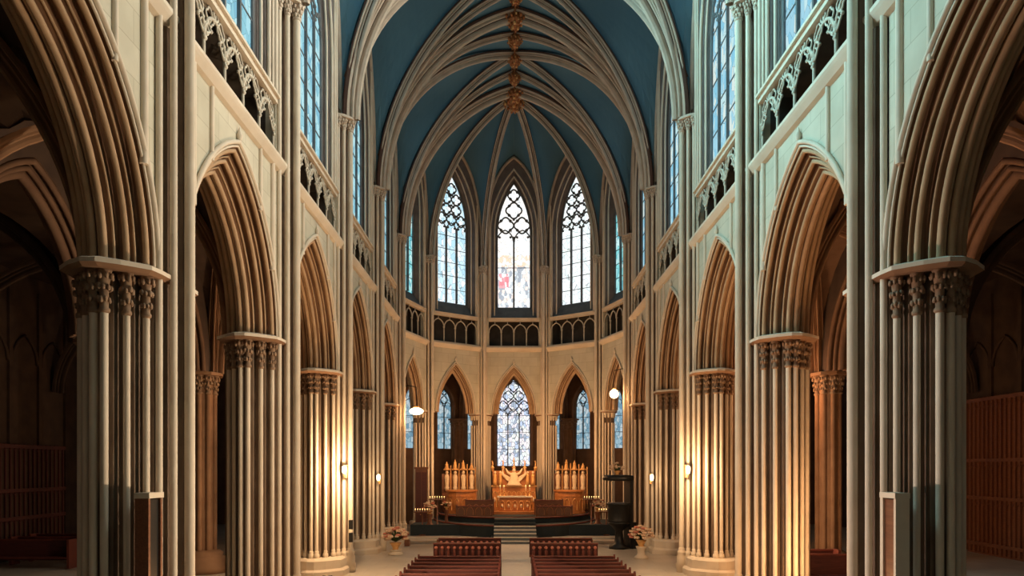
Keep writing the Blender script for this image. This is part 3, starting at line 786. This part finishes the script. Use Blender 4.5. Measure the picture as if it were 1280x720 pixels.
# ------------------------------------------------------------------ sanctuary platform and steps (setting)
def half_disc(mb, cy, rx, ry, z0, z1, mat, nose=None, back=48.2):
    p = [(rx*math.cos(PI+PI*i/40), cy+ry*math.sin(PI+PI*i/40)) for i in range(41)]
    poly = p+[(rx, back), (-rx, back)]; mb.prism(poly, z0, z1, mat)
    if nose: mb.tube([(x*1.004, y-.02, z1-.02) for x, y in p], .055, nose, 6)
plat = empty('trim_1', kind='structure')
mb = MB(); mb.box(-6.0, -1.4, 38.2, 48, 0, .17, M['floor']); mb.box(1.4, 6.0, 38.2, 48, 0, .17, M['floor']); mb.build('lower_platform', plat)
mb = MB()
for s in (-1, 1): mb.box(min(s*1.3, s*6.1), max(s*1.3, s*6.1), 41.3, 48, .17, .80, M['navy'])
mb.build('wide_platform', plat)
mb = MB(); half_disc(mb, 46.5, 5.2, 6.6, .0, .86, M['navy'], M['pewtop']); mb.build('curved_lower_platform', plat)
mb = MB(); half_disc(mb, 46.5, 4.9, 4.9, .86, 1.2, M['navy'], M['pewtop']); mb.build('curved_upper_platform', plat)
n = 7
for i in range(n):
    y0 = 38.1+i*.36; mb = MB(); z = (i+1)*1.2/n
    mb.box(-1.15, 1.2, y0+.02, 42.6, z-1.2/n, z-.03, M['riser'] if i < 5 else M['navy']); mb.box(-1.15, 1.2, y0, 42.6, z-.03, z, M['runner'] if i < 5 else M['navy']); mb.build('step', plat)
mb = MB()
for s in (-1, 1): mb.box(min(s*1.2, s*1.32), max(s*1.2, s*1.32), 38.1, 40.2, 0, .3, M['navy'])
mb.build('stair_cheek', plat)
for s, side in ((-1, 'left'), (1, 'right')):
    r = empty('low_stone_bench', (s*4.0, 37.4, 0), 0, 'long low grey bench in front of the dark platform on the %s' % side, 'bench', 'low grey benches before the platform')
    MB().box(-2.0, 2.0, -.25, .25, .36, .46, M['floor']).build('seat', r)
    for x in (-1.7, 0, 1.7): MB().box(x-.12, x+.12, -.2, .2, 0, .36, M['brown']).build('leg', r)

# choir benches on the platform
ZP = 1.2
for s, side in ((-1, 'left'), (1, 'right')):
    for j, (y, x0, x1, h, t) in enumerate(((42.75, 1.35, 3.5, .62, 'nearer'), (43.7, 1.3, 3.0, .95, 'farther, taller'))):
        r = empty('choir_bench', (s*(x0+x1)/2, y, ZP), 0, 'brown wooden choir bench on the platform %s of the altar, %s one' % (side, t), 'bench', 'wooden choir benches')
        w_ = x1-x0
        MB().box(-w_/2, w_/2, -.04, .04, 0, h-.05, M['brown']).build('front_panel', r)
        MB().box(-w_/2-.03, w_/2+.03, -.12, .2, h-.05, h, M['pewtop']).build('top_board', r)
        MB().box(-w_/2, w_/2, .35, .7, .38, .43, M['brown']).build('seat', r)
        for q in (-1, 1): MB().box(q*w_/2-.04, q*w_/2+.04, -.06, .7, 0, h+.06, M['brown']).build('bench_end', r)
        for i in range(4): 
            mb = MB(); x = -w_/2+w_*(i+.5)/4; p = arch_path(w_*.09, w_*.04, h*.5, .08, 5); mb.tube([(x+q, -.05, z) for q, z in p], .018, M['oak'], 5); mb.build('carved_panel', r)

# altar, steps, reredos
r = empty('high_altar', (.05, 45.3, ZP), 0, 'golden brown high altar table with white cloth in front of the carved altarpiece', 'altar')
MB().box(-1.5, 1.5, -.9, .8, 0, .16, M['oak']).build('altar_step', r)
MB().box(-1.0, 1.0, -.35, .4, .16, 1.05, M['oak']).build('altar_body', r)
for i in range(5):
    mb = MB(); x = -.8+.4*i; p = arch_path(.15, .08, .62, .26, 6); mb.tube([(x+q, -.37, z) for q, z in p], .02, M['gilt'], 5); mb.blob((x, -.38, .5), .07, M['pale'], 6, 4, 1.8); mb.build('carved_niche', r)
MB().box(-1.12, 1.12, -.42, .45, 1.05, 1.13, M['linen']).build('altar_cloth', r)
r = empty('altarpiece', (.0, 46.6, ZP), 0, 'gilded carved altarpiece with a pale glowing figure group under the low central window', 'altarpiece')
MB().box(-1.42, 1.42, 0, .3, 0, 1.75, M['oak']).build('lower_panel', r)
mb = MB(); mb.box(-1.42, 1.42, .05, .3, 1.75, 2.75, M['gold']); mb.box(-1.5, 1.5, -.05, .35, 1.68, 1.78, M['gilt']); mb.build('back_panel', r)
mb = MB()     # spreading pale sculpture: robe fan, body, head, raised arms
mb.lathe([(.55, .0), (.42, .12), (.30, .35), (.26, .6), (.20, .8), (.08, .9)], (0, -.1, 1.78), M['pale'], 14, 1, .5)
mb.blob((0, -.14, 2.78), .12, M['pale'], 10, 6, 1.2)
for s in (-1, 1):
    mb.tube([(s*.18, -.12, 2.5), (s*.4, -.16, 2.62), (s*.55, -.14, 2.9)], [.09, .07, .045], M['pale'], 8)
    for q in range(4): mb.tube([(s*.12, -.05, 1.9+.1*q), (s*(.5+.1*q), -.08, 2.2+.12*q), (s*(.85-.05*q), -.08, 2.55+.12*q)], [.05, .06, .02], M['pale'], 6)
mb.build('figure_group', r)
for i, x in enumerate((-1.25, -.9, .9, 1.25)):
    mb = MB(); mb.lathe([(.14, 0), (.12, .3), (.09, .6), (.10, .7), (.03, .78)], (x, -.08, 1.78), M['gilt'], 10); mb.blob((x, -.08, 2.63), .08, M['pale'], 8, 6, 1.2); mb.build('statuette', r)
for x, h in ((-1.42, .7), (-.72, .75), (0, .95), (.72, .75), (1.42, .7)):
    mb = MB(); mb.lathe([(.10, 0), (.10, .2), (.14, .24), (.05, .32), (.03, h*.6), (.06, h*.64), (.01, h)], (x, .15, 2.72), M['gilt'], 8)
    for q in range(5): mb.blob((x+.07*math.cos(q*2.5), .15+.07*math.sin(q*2.5), 2.98+.1*q), .035, M['gilt'], 5, 4)
    mb.build('pinnacle', r)
for i in range(9):
    mb = MB(); x = -1.28+.32*i; p = arch_path(.13, .08, 1.2, .35, 6); mb.tube([(x+q, -.02, z) for q, z in p], .022, M['gilt'], 5); mb.blob((x, -.03, .85), .07, M['pale'], 6, 4, 2.6); mb.build('carved_niche', r)
# altar candles
def candlestick(loc, h, label, group):
    r = empty('candlestick', loc, 0, label, 'candlestick', group)
    MB().lathe([(.09, 0), (.08, .03), (.02, .06), (.035, .14), (.015, .2), (.03, h*.5), (.07, h*.52), (.07, h*.54)], (0, 0, 0), M['gilt'], 10).build('stand', r)
    cd = MB().lathe([(.02, h*.54), (.02, h)], (0, 0, 0), M['candle'], 8).build('candle', r)
    MB().lathe([(.004, 0), (.016, .03), (.008, .07), (.001, .10)], (0, 0, h), M['flame'], 6).build('candle_flame', cd)
for i, x in enumerate((-.9, -.65, .75, 1.0)):
    candlestick((x, 45.35, ZP+1.13), .62, 'lit candle in gilt stick on the altar, %s' % ('outermost left', 'inner left', 'inner right', 'outermost right')[i], 'altar candles')

# orange oak pulpit-like stalls beside the altar, gilded canopies above
for s, side in ((-1, 'left'), (1, 'right')):
    r = empty('oak_ambo', (s*3.5+.1, 45.6, ZP), 0, 'bright orange oak enclosure with curved front on the %s of the altar' % side, 'pulpit', 'oak enclosures beside the altar')
    body = [(.95*math.cos(PI+PI*i/10), -.1+.75*math.sin(PI+PI*i/10)) for i in range(11)]+[(.95, .5), (-.95, .5)]
    MB().prism(body, .1, 1.42, M['oak']).build('body', r)
    for z0, z1, e in ((0, .12, 1.06), (1.42, 1.52, 1.09), (1.1, 1.15, 1.03)):
        MB().prism([(x*e, y*e) for x, y in body], z0, z1, M['oak']).build('moulding', r)
    for i in range(6):
        a = PI+PI*(i+.5)/6; mb = MB(); cx_, cy_ = .96*math.cos(a), -.1+.77*math.sin(a); tx, ty = -math.sin(a), math.cos(a)
        p = arch_path(.15, .1, .75, .25, 6); mb.tube([(cx_+tx*q, cy_+ty*q, z) for q, z in p], .02, M['gilt'], 5); mb.build('carved_panel', r)
    r = empty('gilded_canopy_screen', (s*3.75+.05, 47.2, ZP), -s*.35, 'dark red screen with pale pinnacled statues under the %s low arch' % side, 'screen', 'carved screens either side of the altar')
    MB().box(-1.15, 1.15, 0, .15, 0, 2.55, M['brown']).build('panel', r)
    for i in range(4):
        x = -.85+.57*i; mb = MB(); hh = (0, .15, .1, -.1)[i]
        mb.lathe([(.05, 0), (.16, .18), (.17, .28), (.12, .36), (.15, .7), (.17, 1.0), (.10, 1.15)], (x, -.12, 1.35), M['pale'], 10); mb.blob((x, -.12, 2.62), .11, M['pale'], 8, 6, 1.2); mb.build('statue', r)
        mb = MB(); mb.lathe([(.20, 0), (.22, .06), (.14, .14), (.10, .34+hh), (.12, .38+hh), (.04, .46+hh), (.05, .50+hh), (.01, .58+hh)], (x, -.1, 2.78), M['gilt'], 8)
        for q in range(6): mb.blob((x+.19*math.cos(q*1.05), -.1+.19*math.sin(q*1.05), 2.83), .05, M['gilt'], 5, 4)
        mb.build('canopy', r)
        mb = MB(); mb.prism(circ(x+.285, -.05, .035, 8), .2, 3.1+hh, M['gilt'], True); mb.build('colonnette', r)

# dark pulpit at the right, tall dark cabinet at the left
r = empty('pulpit', (5.35, 36.2, 0), .3, 'dark bronze pulpit with flat sounding board before the last right pier', 'pulpit')
MB().lathe([(.55, 0), (.55, .12), (.25, .25), (.20, .9), (.5, 1.2), (.62, 1.3), (.62, 1.36)], (0, 0, 0), M['black'], 8).build('foot', r)
MB().lathe([(.62, 1.36), (.60, 1.45), (.60, 2.2), (.68, 2.26), (.68, 2.34), (.55, 2.34)], (0, 0, 0), M['black'], 8).build('body', r)
MB().box(.45, .62, -.35, .35, 0, 3.5, M['black']).build('back_panel', r)
MB().lathe([(.30, 3.46), (.82, 3.5), (.86, 3.62), (.80, 3.74), (.5, 3.78)], (-.05, 0, 0), M['black'], 8).build('sounding_board', r)
for i in range(7):
    z = .15+.2*i; MB().box(.55+.22*(6-i), .80+.22*(6-i), -.4, .4, 0, z, M['black']).build('step', r)
r = empty('tall_cabinet', (-5.75, 43.5, .17), .2, 'narrow tall dark wooden cabinet against the far left apse pier', 'cabinet')
MB().box(-.35, .35, -.2, .2, 0, 3.9, M['brown']).build('body', r); MB().box(-.42, .42, -.27, .27, 3.9, 4.02, M['brown']).build('cornice', r)
for x in (-.17, .17):
    dr = MB().box(x-.15, x+.15, -.23, -.19, .2, 3.7, M['pew']).build('door', r); MB().blob((x*.3, -.25, 1.1), .03, M['gilt']).build('knob', dr)

# flowers
def bouquet(loc, rad, label, group, mat, ped=0, n=46, stand='stone'):
    r = empty('flower_arrangement', loc, 0, label, 'flowers', group)
    if ped: MB().lathe([(rad*.62, 0), (rad*.62, .08), (rad*.36, .16), (rad*.32, ped*.6), (rad*.45, ped-.06), (rad*.5, ped)], (0, 0, 0), M[stand], 12).build('pedestal', r)
    MB().lathe([(rad*.28, 0), (rad*.22, .05), (rad*.42, rad*.45), (rad*.5, rad*.55)], (0, 0, ped), M['gilt'], 12).build('urn', r)
    mb = MB()
    for i in range(n):
        a = random.uniform(0, 2*PI); b = random.uniform(-.1, 1); q = rad*random.uniform(.7, .95); cb = math.sqrt(max(0, 1-b*b))
        t = Vector((math.cos(a)*cb, math.sin(a)*cb, b)); p = Vector((0, 0, ped+rad*.9))+t*q; sd = t.cross(Vector((0, 0, 1))).normalized()*rad*.10
        c0 = Vector((0, 0, ped+rad*.6)); mb.add([c0, (c0+p)/2+sd, p, (c0+p)/2-sd], [(0, 1, 2, 3)], M['leaf'])
    mb.build('leaves', r)
    mb = MB(); r2 = random.Random(int(rad*1000)+int(loc[0]*10))
    for i in range(n):
        a = r2.uniform(0, 2*PI); b = r2.uniform(-.25, 1); q = rad*r2.uniform(.75, 1.0); cb = math.sqrt(max(0, 1-b*b))
        c = (q*math.cos(a)*cb, q*math.sin(a)*cb, ped+rad*.95+q*b*.9); s_ = rad*r2.uniform(.15, .24); mm = M['petal'] if r2.random() < .65 else M[mat]
        for k in range(5): mb.blob((c[0]+s_*.7*math.cos(k*1.257), c[1]+s_*.7*math.sin(k*1.257), c[2]), s_*.55, mm, 5, 3)
        mb.blob((c[0], c[1], c[2]+s_*.2), s_*.4, M['gilt'], 5, 3)
    ob = mb.build('blossoms', r); return r
bouquet((-5.7, 33.6, 0), .58, 'round bouquet on the floor before the fifth left pier', 'floor bouquets', 'rose', .25, 50)
bouquet((5.75, 32.2, 0), .52, 'large pale bouquet on a stone pedestal beside the right front pier', 'floor bouquets', 'rose', .55, 60)
bouquet((5.25, 36.2, 3.78), .36, 'pale bouquet on top of the dark pulpit board', 'bouquets round the altar', 'petal', 0, 30)
bouquet((-5.0, 41.6, .72), .40, 'wide bouquet on the platform at far left of the altar', 'bouquets round the altar', 'rose', .7, 34, 'brown')
bouquet((5.0, 42.2, .72), .42, 'wide bouquet on the platform at far right of the altar', 'bouquets round the altar', 'rose', .8, 40, 'brown')
bouquet((-4.1, 42.6, .72), .30, 'small bouquet left of the orange oak enclosure', 'bouquets round the altar', 'rose', .9, 24, 'brown')
bouquet((8.45, 18.9, 0), .40, 'glowing pale bouquet at the foot of the first full right pier', 'floor bouquets', 'petal', .3, 34)
for sx, lab in ((-1, 'left'), (1, 'right')):
    for j, (x, y, h) in enumerate(((4.6, 42.0, 1.5), (5.4, 41.4, 1.35))):
        r = empty('candle_stand', (sx*x, y, .72 if j == 0 else .17), 0, 'wrought candle stand with a row of lights, %s side, %s' % (lab, 'nearer the altar' if j == 0 else 'nearer the piers'), 'candle stand', 'candle stands beside the platform')
        MB().lathe([(.25, 0), (.22, .05), (.04, .1), (.04, h)], (0, 0, 0), M['brown'], 10).build('stand', r)
        MB().box(-.5, .5, -.12, .12, h, h+.05, M['brown']).build('tray', r)
        for q in range(7):
            cd = MB().lathe([(.025, h+.05), (.025, h+.16)], (-.42+.14*q, 0, 0), M['candle'], 6).build('candle', r)
            MB().lathe([(.004, 0), (.02, .03), (.001, .08)], (-.42+.14*q, 0, h+.16), M['flame'], 5).build('candle_flame', cd)

# ------------------------------------------------------------------ lamps
def hanging_lamp(loc, rad, flat, ztop, power, label):
    r = empty('hanging_lamp', loc, 0, label, 'lamp', 'hanging lamps')
    sg_ = 1 if loc[0] > 0 else -1
    MB().tube([(0, 0, rad*flat+.1), (0, 0, ztop-loc[2])], .015, M['black'], 5).build('chain', r)
    MB().tube([(0, 0, ztop-loc[2]), (sg_*.5, .0, ztop-loc[2]+.12), (sg_*1.05, .1, ztop-loc[2]-.1)], .025, M['black'], 6).build('arm', r)
    MB().lathe([(rad*.3, rad*flat), (rad*.5, rad*flat+.03), (rad*.15, rad*flat+.12)], (0, 0, 0), M['gilt'], 12).build('lamp_cap', r)
    MB().blob((0, 0, 0), rad, M['globe'], 16, 10, flat).build('lamp_globe', r)
    point('lamp_light', (loc[0], loc[1]-rad-.25, loc[2]-.3), power, WARM, .2)
hanging_lamp((-5.9, 42.5, 7.55), .42, .5, 9.0, 110, 'wide glowing lamp hanging before the low arch at far left of the apse')
hanging_lamp((6.02, 42.5, 8.6), .27, 1.0, 10.0, 110, 'round white lamp hanging before the low arch at far right of the apse')

def fill_pendant(loc, power, col, label, grp):  # lanterns added out of sight behind piers to light the aisles
    r = empty('fill_pendant', loc, 0, label, 'lamp', grp)
    MB().tube([(0, 0, .6), (0, 0, 12.55-loc[2])], .02, M['black'], 5).build('chain', r)
    MB().lathe([(.05, .62), (.28, .52), (.30, .48), (.26, .46)], (0, 0, 0), M['black'], 8).build('lamp_cap', r)
    MB().lathe([(.12, 0), (.22, .1), (.24, .46)], (0, 0, 0), M['globe'], 8).build('lamp_globe', r)
    for q in range(8):
        a = 2*PI*q/8; MB().tube([(.12*math.cos(a), .12*math.sin(a), -.02), (.26*math.cos(a), .26*math.sin(a), .48)], .012, M['black'], 4).build('lamp_bar', r)
    point('aisle_fill_light', (loc[0], loc[1], loc[2]-.35), power, col, .25)
ORANGE = (1.0, .42, .16)
for k, pl_, pr_ in ((3, 4, 70), (4, 35, 200), (5, 90, 220)):
    t = {3: 'first', 4: 'second', 5: 'third'}[k]
    fill_pendant((-10.4, 7*k, 7.4), pl_, ORANGE, 'added fill lantern in the left aisle behind the %s full pier' % t, 'added fill lanterns of the aisles')
    fill_pendant((10.4, 7*k, 7.4), pr_, ORANGE, 'added fill lantern in the right aisle behind the %s full pier' % t, 'added fill lanterns of the aisles')

def uplighter(loc, power, label, col=WARM):
    r = empty('floor_lantern', loc, 0, label, 'lamp', 'floor lanterns by the piers')
    MB().lathe([(.16, 0), (.16, .04), (.03, .08), (.03, 1.7), (.10, 1.74), (.13, 1.80)], (0, 0, 0), M['gilt'], 10).build('stand', r)
    MB().lathe([(.09, 1.80), (.13, 1.95), (.10, 2.12), (.02, 2.18)], (0, 0, 0), M['globe'], 10).build('lamp_globe', r)
    point('lantern_light', (loc[0], loc[1]-.22, loc[2]+2.0), power, col, .12)
def sconce(loc, power, label, sx):
    r = empty('wall_lantern', loc, 0, label, 'lamp', 'lanterns fixed on the nave piers')
    MB().box(-.05, .05, -.02, .14, -.25, .25, M['gilt']).build('back_plate', r)
    MB().tube([(0, 0, -.15), (0, -.15, -.2), (0, -.22, -.08)], .02, M['gilt'], 6).build('arm', r)
    MB().lathe([(.05, -.08), (.08, 0), (.085, .16), (.03, .22)], (0, -.22, 0), M['globe'], 10).build('lamp_globe', r)
    point('lantern_light', (loc[0]+sx*.35, loc[1]-.95, loc[2]), power, col=(1.0, .62, .32), r=.1)
sconce((-6.62, 27.35, 4.0), 620, 'small bright lantern on the third full pier of the left nave wall', 1)
sconce((6.62, 27.35, 4.0), 360, 'small bright lantern on the third full pier of the right nave wall', -1)
sconce((-6.62, 34.35, 3.6), 45, 'small lantern on the fourth full pier of the left nave wall', 1)
sconce((6.62, 34.35, 3.6), 45, 'small lantern on the fourth full pier of the right nave wall', -1)
uplighter((8.9, 18.3, 0), 380, 'slim brass floor lantern at the foot of the first full right pier')
uplighter((8.9, 25.2, 0), 220, 'slim brass floor lantern behind the second full right pier')
uplighter((-8.9, 25.0, 0), 60, 'slim brass floor lantern behind the second full left pier')
def fill_uplight(loc, power, label, h=1.1, col=WARM):  # unseen lamps added below the view to warm the piers
    r = empty('added_uplight', loc, 0, label, 'lamp', 'added fill uplights')
    MB().lathe([(.16, 0), (.16, .04), (.03, .07), (.03, h)], (0, 0, 0), M['black'], 10).build('stand', r)
    MB().lathe([(.04, -.03), (.09, .0), (.14, .10)], (0, 0, h), M['black'], 10).build('housing', r)
    MB().lathe([(.115, .085), (.02, .09)], (0, 0, h), M['globe'], 10).build('lens', r)
    point('uplight', (loc[0], loc[1], h+.3), power, col, .1)
fill_uplight((4.9, 15.6, 0), 50, 'added black fill uplight on the right, second from the west', 1.2)
fill_uplight((-4.9, 15.6, 0), 50, 'added black fill uplight on the left, second from the west', 1.2)
fill_uplight((5.2, 18.9, 0), 60, 'added black fill uplight between the right pews and piers, below the photo edge')
fill_uplight((7.6, 17.9, 0), 200, 'added black fill uplight in the first full right arch')
fill_uplight((-5.2, 19.2, 0), 30, 'added black fill uplight between the left pews and piers, below the photo edge')
def cross_spot(src, dst, power, col, ang=95):  # spots added to brighten the piers across the nave
    l = bpy.data.lights.new('cross_fill', 'SPOT'); l.energy = power; l.color = col; l.spot_size = math.radians(ang); l.spot_blend = 1; l.shadow_soft_size = .12
    o = bpy.data.objects.new('cross_fill', l); C.objects.link(o); o.location = src
    o.rotation_euler = (Vector(dst)-Vector(src)).to_track_quat('-Z', 'Y').to_euler()
cross_spot((4.9, 15.6, 1.5), (-7, 14.5, 6.0), 4200, (1, .78, .54), 80)
cross_spot((-4.9, 15.6, 1.5), (7, 14.5, 5.0), 3000, (1, .70, .56), 72)
cross_spot((5.2, 18.9, 1.3), (-7, 24, 7.5), 2000, (1, .70, .42), 90)
cross_spot((-5.2, 19.2, 1.3), (7, 26, 7), 2000, (1, .66, .38), 90)
# fill lights added over the sanctuary to warm the altar, no fittings
point('sanctuary_fill', (0, 43.6, 6.0), 620, WARM, .3)
point('sanctuary_fill', (-3.6, 43.6, 4.6), 180, WARM, .3); point('sanctuary_fill', (3.6, 43.6, 4.6), 180, WARM, .3)

# ------------------------------------------------------------------ small fittings
def speaker(loc, label):
    r = empty('loudspeaker', loc, 0, label, 'loudspeaker', 'small black loudspeakers on the left pier')
    MB().box(-.07, .07, -.08, .06, 0, .36, M['black']).build('cabinet', r); MB().box(-.02, .02, .06, .16, .14, .22, M['black']).build('bracket', r)
speaker((-6.42, 27.4, 1.75), 'upper small black loudspeaker on the glowing left pier'); speaker((-6.42, 27.4, 1.25), 'lower small black loudspeaker on the glowing left pier')
for s, side in ((-1, 'left'), (1, 'right')):
    r = empty('notice_cabinet', (s*6.93, 12.95, 0), -s*PI/2 if s > 0 else PI/2, 'tall narrow framed cabinet against the nearest %s pier' % side, 'cabinet', 'tall framed cabinets on the nearest piers')
    MB().box(-.22, .22, -.16, .05, 0, 3.55, M['black'] if s < 0 else M['brown']).build('body', r)
    for x in (-.22, .22): MB().box(x-.035, x+.035, -.2, .05, 0, 3.6, M['stone'] if s > 0 else M['brown']).build('side_frame', r)
    MB().box(-.27, .27, -.22, .05, 3.58, 3.68, M['stone']).build('cornice', r)
# aisle pews and screens
def aisle_pew(loc, rz, w_, label, group):
    r = empty('aisle_bench', loc, rz, label, 'bench', group)
    MB().box(-w_/2, w_/2, -.2, .25, .42, .48, M['pewtop']).build('seat', r); MB().box(-w_/2, w_/2, .2, .26, .3, 1.12, M['pew']).build('backrest', r)
    MB().box(-w_/2, w_/2, .17, .29, 1.12, 1.18, M['pewtop']).build('top_rail', r)
    for q in (-1, 1): MB().box(q*w_/2-.05, q*w_/2+.05, -.22, .3, 0, 1.2, M['pewtop']).build('bench_end', r)
for i, (y, t) in enumerate(((29.0, 'nearest'), (30.2, 'middle'), (31.4, 'farthest'))):
    aisle_pew((-19.9, y, 0), 0, 3.2, 'red wooden bench in the dark left chapel, %s of three' % t, 'red benches in the left chapel')
for i, (y, t) in enumerate(((24.0, 'nearer'), (25.4, 'farther'))):
    aisle_pew((10.6, y, 0), 0, 1.9, 'red wooden bench in the right aisle, %s of two' % t, 'red benches in the right aisle')
for s, side in ((1, 'right'), (-1, 'left')):
    r = empty('chapel_screen', (s*22.4, 31.5, 0), -s*PI/2, 'tall carved wooden lattice screen in the %s chapel at the photo edge' % side, 'screen', 'lattice screens of the chapels')
    mt = M['brown'] if s > 0 else M['pew']  # left screen in darker materials, its deep shade put into the colour
    MB().box(-3.4, 3.4, 0, .1, 0, 7.5 if s > 0 else 5.2, M['brown'] if s > 0 else M['chapel']).build('panel', r)
    H_ = 7.5 if s > 0 else 5.2
    for z in (.5, H_*.36, H_*.6, H_-.1): MB().box(-3.45, 3.45, -.12, .02, z-.08, z+.08, mt).build('rail', r)
    for i in range(23): MB().box(-3.4+.305*i, -3.33+.305*i, -.08, .0, .1, H_, mt).build('post', r)
    for z in (H_*.30, H_*.54, H_*.92):
        mb = MB()
        for i in range(22): mb.tube([(-3.21+.305*i+x, -.05, zz) for x, zz in arch_path(.145, .10, z, z-.02, 5)], .02, mt, 4)
        mb.build('pierced_tracery', r)
